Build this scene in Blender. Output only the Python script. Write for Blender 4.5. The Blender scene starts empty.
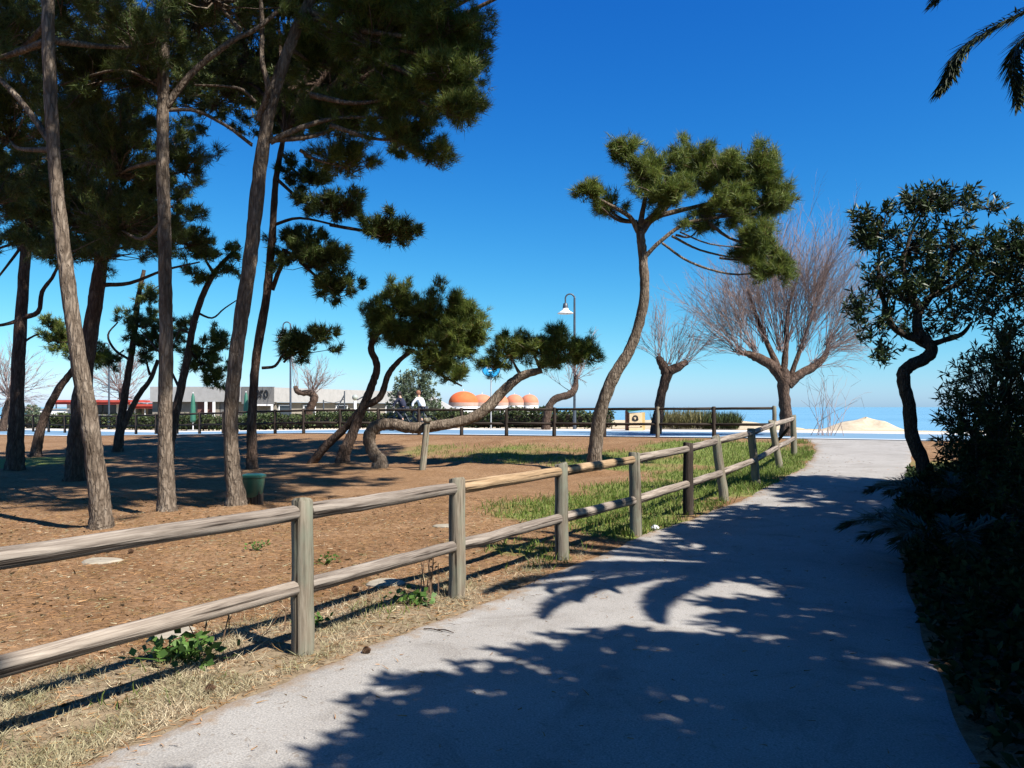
import bpy, math, random
import numpy as np
from mathutils import Vector, Matrix

rng = np.random.default_rng(11)
random.seed(5)
scene = bpy.context.scene
COL = scene.collection

# ------------------------------------------------------------------ camera, sky, sun, exposure
F, CX, HY, EZ = 800.0, 512.0, 407.0, 1.6
cd = bpy.data.cameras.new('camera')
cam = bpy.data.objects.new('camera', cd)
COL.objects.link(cam)
cam.location = (0, 0, EZ)
cam.rotation_euler = (math.radians(90), 0, 0)
cd.sensor_width = 36.0
cd.lens = 36.0 * F / 1024.0
cd.shift_y = (HY - 384.0) / 1024.0
cd.clip_start = 0.05
cd.clip_end = 30000
scene.camera = cam

SUN_EL, SUN_AZ = 50.0, 128.5          # azimuth clockwise from +Y (behind the right shoulder)
w = bpy.data.worlds.new('World')
scene.world = w
w.use_nodes = True
wn, wl = w.node_tree.nodes, w.node_tree.links
wn.clear()
sky = wn.new('ShaderNodeTexSky')
sky.sky_type = 'NISHITA'
sky.sun_disc = False
sky.sun_elevation = math.radians(SUN_EL)
sky.sun_rotation = math.radians(SUN_AZ)
sky.air_density = 1.0
sky.dust_density = 0.3
sky.ozone_density = 2.0
EXPO = 1.15
sep = wn.new('ShaderNodeSeparateColor')
com = wn.new('ShaderNodeCombineColor')
wl.new(sky.outputs[0], sep.inputs[0])
for ch, (gain, power) in enumerate(((6.2, 2.2), (3.6, 1.35), (2.05, .7))):     # clear, strongly blue air: deeper than the stock sky
    p_ = wn.new('ShaderNodeMath'); p_.operation = 'POWER'; p_.inputs[1].default_value = power
    m_ = wn.new('ShaderNodeMath'); m_.operation = 'MULTIPLY'
    m_.inputs[1].default_value = gain * .05 ** power / .08 / 2 ** EXPO
    wl.new(sep.outputs[ch], p_.inputs[0])
    wl.new(p_.outputs[0], m_.inputs[0])
    if ch == 0:
        red = m_
    if ch == 2:                                   # whiter, bluer air towards the horizon
        t_ = wn.new('ShaderNodeMath'); t_.operation = 'MULTIPLY_ADD'; t_.inputs[1].default_value = .36
        wl.new(red.outputs[0], t_.inputs[0])
        wl.new(m_.outputs[0], t_.inputs[2])
        m_ = t_
    wl.new(m_.outputs[0], com.inputs[ch])
bg = wn.new('ShaderNodeBackground')
bg.inputs['Strength'].default_value = 0.079
wo = wn.new('ShaderNodeOutputWorld')
wl.new(com.outputs[0], bg.inputs['Color'])
wl.new(bg.outputs[0], wo.inputs['Surface'])

sd = bpy.data.lights.new('sun', 'SUN')
sd.energy = 5.0
sd.angle = math.radians(0.53)
sd.color = (1.0, 0.95, 0.88)
so = bpy.data.objects.new('sun', sd)
COL.objects.link(so)
e, a = math.radians(SUN_EL), math.radians(SUN_AZ)
TOSUN = Vector((math.sin(a) * math.cos(e), math.cos(a) * math.cos(e), math.sin(e)))
so.rotation_euler = TOSUN.to_track_quat('Z', 'Y').to_euler()
so.location = (20, -16, 30)

scene.view_settings.view_transform = 'Standard'
scene.view_settings.look = 'None'
scene.view_settings.gamma = 1.0
scene.view_settings.use_curve_mapping = False
scene.view_settings.exposure = EXPO
scene.cycles.max_bounces = 4
scene.cycles.diffuse_bounces = 1
scene.cycles.transparent_max_bounces = 4


# ------------------------------------------------------------------ helpers
def P(px, py, Y):
    """a point at depth Y metres that the photograph shows at (px, py)"""
    return np.array([(px - CX) / F * Y, Y, EZ - (py - HY) / F * Y])


def nrm(v):
    v = np.asarray(v, float)
    return v / np.maximum(np.linalg.norm(v, axis=-1, keepdims=True), 1e-9)


class MB:
    def __init__(self):
        self.v, self.f, self.n = [], [], 0      # f: (array of loops (m,k), material index)

    def add(self, verts, faces, mi=0):
        verts = np.asarray(verts, float).reshape(-1, 3)
        faces = np.asarray(faces, int)
        self.f.append((faces + self.n, mi))
        self.v.append(verts)
        self.n += len(verts)

    def build(self, name, mats, parent=None, origin=(0, 0, 0), smooth=False, attrs=None, rot=None):
        me = bpy.data.meshes.new(name)
        V = np.concatenate(self.v) - np.asarray(origin, float)
        me.vertices.add(len(V))
        me.vertices.foreach_set('co', V.astype(np.float32).ravel())
        loops = np.concatenate([f.ravel() for f, _ in self.f])
        tot = np.concatenate([np.full(len(f), f.shape[1]) for f, _ in self.f])
        mi = np.concatenate([np.full(len(f), m) for f, m in self.f])
        start = np.concatenate([[0], np.cumsum(tot)[:-1]])
        me.loops.add(len(loops))
        me.loops.foreach_set('vertex_index', loops.astype(np.int32))
        me.polygons.add(len(tot))
        me.polygons.foreach_set('loop_start', start.astype(np.int32))
        me.polygons.foreach_set('loop_total', tot.astype(np.int32))
        me.polygons.foreach_set('material_index', mi.astype(np.int32))
        me.polygons.foreach_set('use_smooth', np.full(len(tot), bool(smooth)))
        if not isinstance(mats, (list, tuple)):
            mats = [mats]
        for m in mats:
            me.materials.append(m)
        if attrs:
            for k, arr in attrs.items():
                at = me.attributes.new(k, 'FLOAT', 'POINT')
                at.data.foreach_set('value', np.asarray(arr, np.float32))
        me.update(calc_edges=True)
        me.validate()
        o = bpy.data.objects.new(name, me)
        COL.objects.link(o)
        if parent is not None:
            o.parent = parent
            o.location = np.asarray(origin, float) - np.asarray(parent_origin(parent), float)
        else:
            o.location = origin
        return o


_org = {}


def parent_origin(p):
    return _org.get(p.name, (0, 0, 0))


def setorg(o, origin):
    _org[o.name] = tuple(origin)
    return o


def tag(o, label=None, cat=None, group=None, kind=None):
    if label: o['label'] = label
    if cat: o['category'] = cat
    if group: o['group'] = group
    if kind: o['kind'] = kind
    return o


def thing(name, label, cat, loc, group=None):
    o = bpy.data.objects.new(name, None)
    COL.objects.link(o)
    o.location = loc
    o.empty_display_size = 0.2
    setorg(o, loc)
    return tag(o, label, cat, group)


def smoothpath(pts, rads, sub=4):
    pts = np.asarray(pts, float)
    rads = np.asarray(rads, float)
    if len(pts) < 3 or sub <= 1:
        t = np.linspace(0, len(pts) - 1, (len(pts) - 1) * max(sub, 1) + 1)
        return (np.stack([np.interp(t, range(len(pts)), pts[:, i]) for i in range(3)], 1),
                np.interp(t, range(len(pts)), rads))
    pp = np.vstack([2 * pts[0] - pts[1], pts, 2 * pts[-1] - pts[-2]])
    out = []
    for i in range(len(pts) - 1):
        p0, p1, p2, p3 = pp[i:i + 4]
        for k in range(sub):
            t = k / sub
            out.append(.5 * ((2 * p1) + (-p0 + p2) * t + (2 * p0 - 5 * p1 + 4 * p2 - p3) * t * t + (-p0 + 3 * p1 - 3 * p2 + p3) * t ** 3))
    out.append(pts[-1])
    r = np.interp(np.linspace(0, len(pts) - 1, len(out)), range(len(pts)), rads)
    return np.array(out), r


def tube(mb, pts, rads, n=8, sub=4, noise=0.0, mi=0, cap=True):
    p, r = smoothpath(pts, rads, sub)
    T = np.gradient(p, axis=0)
    T = nrm(T)
    u = np.cross(T[0], [0, 0, 1.0])
    if np.linalg.norm(u) < .05:
        u = np.cross(T[0], [1.0, 0, 0])
    u = u / np.linalg.norm(u)
    V = []
    ang = np.arange(n) / n * 2 * np.pi
    for i in range(len(p)):
        u = u - T[i] * np.dot(u, T[i])
        u /= np.linalg.norm(u)
        v = np.cross(T[i], u)
        rr = r[i] * (1 + noise * rng.uniform(-1, 1, n)) if noise else np.full(n, r[i])
        V.append(p[i] + np.outer(np.cos(ang) * rr, u) + np.outer(np.sin(ang) * rr, v))
    V = np.concatenate(V)
    m = len(p)
    i, j = np.meshgrid(np.arange(m - 1), np.arange(n), indexing='ij')
    a = i * n + j
    b = i * n + (j + 1) % n
    faces = np.stack([a, b, b + n, a + n], -1).reshape(-1, 4)
    base = mb.n
    mb.add(V, faces, mi)
    if cap:
        for k, o in ((0, p[0]), (m - 1, p[-1])):
            idx = np.arange(n)
            tri = np.stack([np.full(n, n), (idx + (0 if k else 1)) % n, (idx + (1 if k else 0)) % n], -1)
            mb.add(np.vstack([V[k * n:(k + 1) * n], o]), tri, mi)


def sticks(mb, A, B, ra, rb, mi=0):
    """many thin three-sided twigs"""
    A, B = np.asarray(A, float), np.asarray(B, float)
    n = len(A)
    if n == 0: return
    ra = np.broadcast_to(ra, (n,))
    rb = np.broadcast_to(rb, (n,))
    T = nrm(B - A)
    ref = np.where(np.abs(T[:, 2:3]) > .9, [[1.0, 0, 0]], [[0, 0, 1.0]])
    u = nrm(np.cross(T, ref))
    v = np.cross(T, u)
    V = np.zeros((n, 6, 3))
    for k in range(3):
        c, s = math.cos(k * 2.0944), math.sin(k * 2.0944)
        V[:, k] = A + (c * u + s * v) * ra[:, None]
        V[:, 3 + k] = B + (c * u + s * v) * rb[:, None]
    off = np.arange(n)[:, None] * 6
    fs = np.concatenate([off + np.array([[k, (k + 1) % 3, 3 + (k + 1) % 3, 3 + k]]) for k in range(3)])
    mb.add(V, fs, mi)


def perp(D):
    ref = np.where(np.abs(D[:, 2:3]) > .9, [[1.0, 0, 0]], [[0, 0, 1.0]])
    u = nrm(np.cross(D, ref))
    return u, np.cross(D, u)


def needles(mb, C, D, k, L, W, spread=1.0, mi=0):
    """tufts: k thin triangular needles round direction D at every centre C"""
    C, D = np.repeat(C, k, 0), np.repeat(D, k, 0)
    n = len(C)
    d = nrm(D + spread * rng.normal(0, .62, (n, 3)))
    u, v = perp(d)
    ph = rng.uniform(0, 2 * np.pi, n)[:, None]
    s = (np.cos(ph) * u + np.sin(ph) * v) * W / 2
    l = L * rng.uniform(.7, 1.15, (n, 1))
    b = C + rng.normal(0, L * .12, (n, 3))
    V = np.stack([b - s, b + s, b + d * l], 1)
    mb.add(V, np.arange(3 * n).reshape(-1, 3), mi)


def leaves(mb, C, D, L, W, mi=0, fold=.0, roll=None):
    """lance-shaped leaves, four corners each"""
    n = len(C)
    D = nrm(D)
    u, v = perp(D)
    ph = rng.uniform(0, 2 * np.pi, n)[:, None] if roll is None else roll
    s = np.cos(ph) * u + np.sin(ph) * v
    l = L * rng.uniform(.7, 1.2, (n, 1))
    V = np.stack([C, C + D * l * .45 + s * W / 2, C + D * l + np.array([0, 0, -1.0]) * l * .08, C + D * l * .45 - s * W / 2], 1)
    mb.add(V, np.arange(4 * n).reshape(-1, 4), mi)


def box(mb, c, size, rotz=0, mi=0, bevel=0):
    x, y, z = np.array(size) / 2
    V = np.array([[i, j, k] for i in (-x, x) for j in (-y, y) for k in (-z, z)])
    ca, sa = math.cos(rotz), math.sin(rotz)
    R = np.array([[ca, -sa, 0], [sa, ca, 0], [0, 0, 1]])
    V = V @ R.T + np.asarray(c)
    mb.add(V, [[0, 1, 3, 2], [4, 6, 7, 5], [0, 4, 5, 1], [2, 3, 7, 6], [0, 2, 6, 4], [1, 5, 7, 3]], mi)


def lathe(mb, prof, c, n=20, mi=0, axis=None):
    prof = np.asarray(prof, float)
    ang = np.arange(n) / n * 2 * np.pi
    V = np.concatenate([np.stack([r * np.cos(ang), r * np.sin(ang), np.full(n, z)], 1) for r, z in prof])
    if axis is not None:
        q = Vector((0, 0, 1)).rotation_difference(Vector(axis)).to_matrix()
        V = V @ np.array(q).T
    V = V + np.asarray(c)
    m = len(prof)
    i, j = np.meshgrid(np.arange(m - 1), np.arange(n), indexing='ij')
    a_ = i * n + j
    b_ = i * n + (j + 1) % n
    mb.add(V, np.stack([a_, b_, b_ + n, a_ + n], -1).reshape(-1, 4), mi)


# ------------------------------------------------------------------ materials
def mat(name, base=(.5, .5, .5), rough=.85, spec=.25, metal=0.0):
    m = bpy.data.materials.new(name)
    m.use_nodes = True
    b = m.node_tree.nodes['Principled BSDF']
    b.inputs['Base Color'].default_value = (*base, 1)
    b.inputs['Roughness'].default_value = rough
    b.inputs['Specular IOR Level'].default_value = spec
    b.inputs['Metallic'].default_value = metal
    m.diffuse_color = (*base, 1)
    return m


def nodes(m):
    return m.node_tree.nodes, m.node_tree.links, m.node_tree.nodes['Principled BSDF']


def coords(m, kind='Object', scale=(1, 1, 1)):
    N, L, b = nodes(m)
    if kind == 'Position':
        t = N.new('ShaderNodeNewGeometry').outputs['Position']
    else:
        t = N.new('ShaderNodeTexCoord').outputs[kind]
    mp = N.new('ShaderNodeMapping')
    mp.inputs['Scale'].default_value = scale
    L.new(t, mp.inputs['Vector'])
    return mp.outputs[0]


def noise(m, vec, scale, detail=5, rough=.6, dist=0):
    N, L, b = nodes(m)
    n = N.new('ShaderNodeTexNoise')
    n.inputs['Scale'].default_value = scale
    n.inputs['Detail'].default_value = detail
    n.inputs['Roughness'].default_value = rough
    n.inputs['Distortion'].default_value = dist
    if vec is not None: L.new(vec, n.inputs['Vector'])
    return n.outputs[0]


def ramp(m, fac, stops):
    N, L, b = nodes(m)
    r = N.new('ShaderNodeValToRGB')
    el = r.color_ramp.elements
    while len(el) < len(stops): el.new(.5)
    for e_, (p, c) in zip(el, stops):
        e_.position = p
        e_.color = (*c, 1) if len(c) == 3 else c
    L.new(fac, r.inputs[0])
    return r.outputs[0]


def mix(m, fac, a_, b_, mode='MIX'):
    N, L, b = nodes(m)
    x = N.new('ShaderNodeMix')
    x.data_type = 'RGBA'
    x.blend_type = mode
    for s, val in ((0, fac), (6, a_), (7, b_)):
        if isinstance(val, (int, float)): x.inputs[s].default_value = val
        elif isinstance(val, tuple): x.inputs[s].default_value = (*val, 1)
        else: L.new(val, x.inputs[s])
    return x.outputs[2]


def math_(m, op, a_, b_=0.0):
    N, L, b = nodes(m)
    x = N.new('ShaderNodeMath')
    x.operation = op
    for s, val in ((0, a_), (1, b_)):
        if isinstance(val, (int, float)): x.inputs[s].default_value = val
        else: L.new(val, x.inputs[s])
    return x.outputs[0]


def bump(m, h, strength=.4, dist=.02):
    N, L, b = nodes(m)
    x = N.new('ShaderNodeBump')
    x.inputs['Strength'].default_value = strength
    x.inputs['Distance'].default_value = dist
    L.new(h, x.inputs['Height'])
    L.new(x.outputs[0], b.inputs['Normal'])


def setcol(m, c):
    N, L, b = nodes(m)
    L.new(c, b.inputs['Base Color'])


def attr(m, name):
    N, L, b = nodes(m)
    x = N.new('ShaderNodeAttribute')
    x.attribute_name = name
    return x.outputs['Fac']


def speckled(name, c1, c2, scale=8, rough=.85, spec=.25, bumpd=.004, stretch=(1, 1, 1)):
    m = mat(name, c1, rough, spec)
    v = coords(m, 'Object', stretch)
    n = noise(m, v, scale)
    setcol(m, ramp(m, n, [(.3, c1), (.7, c2)]))
    if bumpd: bump(m, n, .5, bumpd)
    return m


def foliage(name, dark, light, trans=.25, rough=.55, spec=.3, brown=None):
    m = mat(name, dark, rough, spec)
    N, L, b = nodes(m)
    g = N.new('ShaderNodeNewGeometry')
    stops = [(0, dark), (.75, light), (1, tuple(min(1, c * 1.25) for c in light))]
    if brown: stops = [(0, brown), (.06, brown), (.09, dark), (.8, light)]
    c = ramp(m, g.outputs['Random Per Island'], stops)
    v = coords(m, 'Object')
    n = ramp(m, noise(m, v, 2.6, 2), [(.35, (0, 0, 0)), (.65, (1, 1, 1))])
    c = mix(m, n, c, mix(m, 1.0, c, (.55, .62, .5), 'MULTIPLY'))
    setcol(m, c)
    t = N.new('ShaderNodeBsdfTranslucent')
    L.new(c, t.inputs['Color'])
    ms = N.new('ShaderNodeMixShader')
    ms.inputs[0].default_value = trans
    out = N['Material Output']
    L.new(b.outputs[0], ms.inputs[1])
    L.new(t.outputs[0], ms.inputs[2])
    L.new(ms.outputs[0], out.inputs['Surface'])
    return m


def bark(name, c1, c2, c3, sc=(9, 9, 2.2)):
    m = mat(name, c2, .95, .1)
    N, L, b = nodes(m)
    v = coords(m, 'Position', sc)
    n = noise(m, v, 1.2, 6, .65, .4)
    vo = N.new('ShaderNodeTexVoronoi')
    vo.inputs['Scale'].default_value = 3.2
    vo.feature = 'DISTANCE_TO_EDGE'
    mv = mix(m, .35, v, noise(m, v, 2.5, 3))
    L.new(mv, vo.inputs['Vector'])
    crack = ramp(m, vo.outputs['Distance'], [(0.0, (.25, .22, .2)), (.25, (1, 1, 1))])
    big = noise(m, coords(m, 'Position', (.9, .9, .6)), 1.0, 3)
    c = ramp(m, n, [(.25, c1), (.5, c2), (.75, c3)])
    c = mix(m, .55, c, mix(m, 1.0, c, crack, 'MULTIPLY'))
    c = mix(m, big, c, mix(m, 1.0, c, (.60, .56, .52), 'MULTIPLY'))
    setcol(m, c)
    h = math_(m, 'ADD', math_(m, 'MULTIPLY', crack, .7), n)
    bump(m, h, .9, .03)
    return m


M = {}
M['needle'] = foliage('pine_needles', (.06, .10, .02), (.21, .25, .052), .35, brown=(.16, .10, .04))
M['needle_dark'] = foliage('pine_needles_dark', (.045, .072, .018), (.135, .17, .042), .25, brown=(.12, .08, .04))  # shade on the crown undersides is put into this darker needle colour
M['oleander'] = foliage('oleander_leaves', (.018, .033, .012), (.045, .07, .022), .12, .45, .3)  # leaves darkened so the crown's shade sits partly in the colour
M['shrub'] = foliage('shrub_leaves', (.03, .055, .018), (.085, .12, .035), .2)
M['shade_shrub'] = foliage('shade_shrub_leaves', (.012, .022, .008), (.032, .05, .018), .1, .7, .08)  # darker copy of the shrub leaves with deep shade in its colour
M['hedge'] = foliage('hedge_leaves', (.026, .044, .014), (.085, .105, .036), .15)
M['olive'] = foliage('olive_leaves', (.07, .095, .055), (.16, .19, .12), .15)
M['palm'] = foliage('palm_leaflets', (.018, .03, .01), (.05, .065, .02), .08)
M['grass'] = foliage('grass_blades', (.09, .14, .025), (.20, .25, .055), .35, .6, .2, brown=(.30, .23, .11))
M['dry'] = foliage('dry_grass_blades', (.25, .19, .115), (.50, .42, .29), .2, .8, .1)
M['litter'] = foliage('pine_litter', (.18, .09, .042), (.36, .20, .10), .05, .9, .05)
M['flake'] = foliage('bark_flakes', (.03, .02, .014), (.13, .085, .05), .0, .9, .05)
M['weed'] = foliage('weed_leaves', (.045, .095, .018), (.095, .17, .035), .25)
M['reed'] = foliage('reed_blades', (.10, .10, .04), (.22, .19, .09), .2)
M['twig'] = speckled('tamarisk_twigs', (.17, .122, .112), (.28, .21, .19), 6, .9, .1, 0)
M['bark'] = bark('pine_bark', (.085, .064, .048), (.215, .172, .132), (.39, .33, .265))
M['bark_dark'] = bark('pine_bark_dark', (.06, .042, .032), (.13, .09, .07), (.22, .17, .14))  # darker copy of the bark, carrying the grove shade on rear trunks
M['bark_tam'] = bark('tamarisk_bark', (.06, .042, .034), (.13, .09, .07), (.24, .17, .13), (7, 7, 3))
M['bark_ole'] = bark('oleander_bark', (.05, .042, .034), (.09, .075, .06), (.15, .13, .1), (12, 12, 5))
M['bark_palm'] = bark('palm_bark', (.06, .045, .03), (.13, .1, .07), (.2, .16, .11), (8, 8, 12))


def wood(name, c1, c2, c3, green=None):
    m = mat(name, c2, .9, .12)
    v = coords(m, 'Object', (22, 22, 1.1))
    n = noise(m, v, 1.6, 8, .7, .6)
    c = ramp(m, n, [(.32, c1), (.5, c2), (.66, c3)])
    v2 = coords(m, 'Object', (30, 30, .7))
    cr = noise(m, v2, 1.0, 3, .5, .3)
    crack = ramp(m, cr, [(.36, (.10, .08, .07)), (.44, (1, 1, 1))])
    c = mix(m, .85, c, mix(m, 1.0, c, crack, 'MULTIPLY'))
    N, L, b = nodes(m)
    oi = N.new('ShaderNodeObjectInfo')
    tint = ramp(m, oi.outputs['Random'], [(0, (.82, .80, .78)), (1, (1.12, 1.08, 1.02))])
    c = mix(m, 1.0, c, tint, 'MULTIPLY')
    if green:
        n3 = noise(m, coords(m, 'Object', (3, 3, 1.2)), 2.2, 3)
        c = mix(m, ramp(m, n3, [(.42, (0, 0, 0)), (.62, (.75, .75, .75))]), c, green)
    setcol(m, c)
    bump(m, math_(m, 'ADD', n, crack), .8, .006)
    return m


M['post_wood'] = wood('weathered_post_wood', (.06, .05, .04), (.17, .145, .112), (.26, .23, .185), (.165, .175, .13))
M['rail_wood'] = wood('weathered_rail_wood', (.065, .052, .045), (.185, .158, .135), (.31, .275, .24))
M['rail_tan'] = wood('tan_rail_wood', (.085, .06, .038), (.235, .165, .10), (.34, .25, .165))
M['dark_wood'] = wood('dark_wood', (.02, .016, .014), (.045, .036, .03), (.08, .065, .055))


# ------------------------------------------------------------------ terrain functions
P0 = np.array([8.2, 25.0])
SD = np.array([-.9029, .4299])        # along the far fence, leftwards
ND = np.array([-.4299, -.9029])       # towards the camera


def sd_of(X, Y):
    dx, dy = X - P0[0], Y - P0[1]
    return dx * SD[0] + dy * SD[1], dx * ND[0] + dy * ND[1]


def zf(s):
    return np.interp(s, [-30, 0, 18.6, 34, 60], [.6, .6, .50, .14, .10])


def sstep(x, a_, b_):
    t = np.clip((x - a_) / (b_ - a_), 0, 1)
    return t * t * (3 - 2 * t)


PY = np.array([-6, -2, 1, 3.5, 4.37, 6.0, 7.6, 9.7, 12, 14.3, 17, 20, 22.5, 26])
PXL = np.array([-7.2, -5.0, -3.35, -1.92, -1.55, -.55, .33, 1.62, 3.3, 4.65, 6.2, 7.55, 8.5, 9.4])
RY = np.array([-6, -1, 3, 5, 7.5, 10.5, 13.5, 17, 22, 26])
RX = np.array([-2.2, .2, 1.95, 2.7, 3.75, 5.1, 6.65, 8.5, 11.1, 12.6])


def path_l(Y): return np.interp(Y, PY, PXL)
def path_r(Y): return np.interp(Y, RY, RX)


def wob(X, Y):
    return (np.sin(X * 1.7 + 1.3 * np.sin(Y * .9)) * np.sin(Y * 1.3 + 2) * .018
            + np.sin(X * 4.1 + Y * 2.3) * np.sin(Y * 3.7 - X * 1.1) * .010 + np.sin(X * 9 + 2 * np.sin(Y * 7)) * np.sin(Y * 8.3) * .005)


def hz(X, Y):
    X, Y = np.asarray(X, float), np.asarray(Y, float)
    s, d = sd_of(X, Y)
    g = np.clip(1 - d / 19.0, 0, 1)
    right = sstep(X - path_l(np.clip(Y, -6, 26)), -2.5, 0)
    gb = (1 - sstep(d, .6, 9.0))
    g = right * g ** 1.1 + (1 - right) * (.25 * g ** 1.1 + .75 * gb)
    g = np.where(d <= 0, 1, g)
    z = zf(s) * g
    # a shallow hollow in the grove behind the near fence
    # beach falls away to the water
    st = np.where(s > 9, 40.0, 12.0 + 28 * sstep(s, 1, 9))
    z = z - np.clip(-d - st, 0, 60) * .036
    z = np.maximum(z, -1.9)
    off = np.minimum(np.abs(d + 4.5) - 4.8, 99)
    inpath = (X > path_l(np.clip(Y, -6, 26)) - .15) & (X < path_r(np.clip(Y, -6, 26)) + .15) & (Y < 26)
    mpath = np.where(inpath, 0, sstep(np.minimum(np.abs(X - path_l(np.clip(Y, -6, 26))), np.abs(X - path_r(np.clip(Y, -6, 26)))), .1, .7))
    mroad = sstep(np.where((d < .3) & (d > -10), 0, np.minimum(np.abs(d - .3), np.abs(d + 10))), 0, .8)
    for mx, my in ((-5.24, 10.2), (-5.05, 11.7), (-4.2, 12.2), (1.9, 18.5), (-4.4, 21), (-3.3, 19.6), (-6.2, 19)):
        z = z + .09 * np.exp(-((X - mx) ** 2 + (Y - my) ** 2) / .42 ** 2)
    return z + wob(X, Y) * mpath * mroad


def H(x, y): return float(hz(np.array([x]), np.array([y]))[0])


def gnd(px, py_hint_Y):
    x = (px - CX) / F * py_hint_Y
    return np.array([x, py_hint_Y, H(x, py_hint_Y)])


# masks of ground cover
GB = [(1.3, 12.2, 2.0, 1), (3.3, 14.6, 2.2, 1), (4.8, 17, 2.1, 1), (6.2, 20, 2.1, 1), (2.8, 20.5, 2.4, .75), (5.6, 22.5, 2.4, 1),
      (.0, 22.8, 2.6, .55), (-1.0, 9.6, .0, 0), (.1, 8.9, .5, .8), (-14, 22.5, 3, .8), (-2.4, 24.4, 2.0, .45), (1.7, 10.2, 1.1, .9), (9.5, 16, 2.5, .6)]


def grass_mask(X, Y):
    m = np.zeros_like(X)
    for x, y, r, s in GB:
        if r > 0:
            m = np.maximum(m, s * (1 - sstep(np.hypot(X - x, Y - y), r * .55, r * 1.15)))
    n = .5 + .5 * np.sin(X * 2.3 + np.sin(Y * 1.9) * 2) * np.sin(Y * 2.1 + 1)
    bare = 1 - sstep(np.hypot(X - .9, (Y - 18.2)), .8, 1.9)      # trodden soil at the big pine's foot
    return np.clip(m * (.55 + .6 * n), 0, 1) * (1 - .85 * bare)


def straw_mask(X, Y):
    e_ = path_l(np.clip(Y, -6, 26)) - X      # distance left of path
    n = .5 + .5 * np.sin(X * 3.1 + np.sin(Y * 2.3) * 2)
    return sstep(e_, -.3, .1) * (1 - sstep(e_, .75 + .35 * n, 1.5 + .4 * n)) * (1 - sstep(Y, 5.0, 8.5)) + .25 * sstep(e_, -.3, .1) * (1 - sstep(e_, .4, .9)) * (1 - sstep(Y, 8, 12))


# ---- the ground sheet
gx = np.unique(np.concatenate([np.linspace(-400, -46, 30), np.arange(-46, -12, .45), np.arange(-12, 12, .16), np.arange(12, 46, .45), np.linspace(46, 400, 30)]))
gy = np.unique(np.concatenate([np.linspace(-60, -4, 20), np.arange(-4, 24, .16), np.arange(24, 60, .4), np.linspace(60, 140, 24)]))
XX, YY = np.meshgrid(gx, gy)
ZZ = hz(XX, YY)
mb = MB()
nx_ = len(gx)
i, j = np.meshgrid(np.arange(len(gy) - 1), np.arange(nx_ - 1), indexing='ij')
a0 = i * nx_ + j
mb.add(np.stack([XX, YY, ZZ], -1).reshape(-1, 3), np.stack([a0, a0 + 1, a0 + 1 + nx_, a0 + nx_], -1).reshape(-1, 4))
S_, D_ = sd_of(XX, YY)
sandm = sstep(-D_, 8.6, 9.6) * (1 - sstep(S_, 0, 2)) + sstep(-D_, 9.5, 12)
sandm = np.clip(sandm, 0, 1)

gm = mat('ground_soil', (.18, .09, .04), .95, .08)
pos = coords(gm, 'Position')
n1 = noise(gm, pos, 1.1, 6, .65)
n2 = noise(gm, pos, 14, 6, .7)
n3 = noise(gm, coords(gm, 'Position', (1, 2.2, 1)), 60, 3, .6)
litter = ramp(gm, n2, [(.25, (.105, .062, .033)), (.5, (.245, .148, .078)), (.75, (.36, .235, .14))])
litter = mix(gm, n1, litter, mix(gm, 1.0, litter, (.72, .66, .62), 'MULTIPLY'))
litter = mix(gm, ramp(gm, n3, [(.53, (0, 0, 0)), (.70, (.7, .7, .7))]), litter, (.36, .25, .155))
straw = ramp(gm, n2, [(.25, (.12, .085, .05)), (.7, (.31, .24, .155))])
green = ramp(gm, n2, [(.25, (.075, .10, .025)), (.7, (.19, .22, .06))])
sand = ramp(gm, n2, [(.3, (.36, .29, .19)), (.7, (.46, .38, .26))])
edge = math_(gm, 'MULTIPLY', math_(gm, 'SUBTRACT', n2, .5), .9)


def fuzzy(a_):
    return ramp(gm, math_(gm, 'ADD', attr(gm, a_), edge), [(.3, (0, 0, 0)), (.7, (1, 1, 1))])


n4 = noise(gm, coords(gm, 'Position', (.5, .5, 1)), .9, 6, .7, 1.2)
litter = mix(gm, ramp(gm, n4, [(.42, (0, 0, 0)), (.62, (.9, .9, .9))]), litter, mix(gm, 1.0, litter, (.72, .66, .60), 'MULTIPLY'))
n5 = noise(gm, pos, 26, 3, .5)
litter = mix(gm, ramp(gm, n5, [(.62, (0, 0, 0)), (.67, (.75, .75, .75))]), litter, (.05, .03, .02))
c = mix(gm, fuzzy('straw'), litter, straw)
c = mix(gm, fuzzy('grass'), c, green)
c = mix(gm, fuzzy('sand'), c, sand)
setcol(gm, c)
bump(gm, math_(gm, 'ADD', n2, n3), .7, .02)
go = mb.build('ground', gm, smooth=True, attrs={'grass': grass_mask(XX, YY).ravel(), 'straw': straw_mask(XX, YY).ravel(), 'sand': sandm.ravel()})
tag(go, 'reddish brown ground of pine needles and soil under the trees', 'ground', kind='structure')

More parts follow.
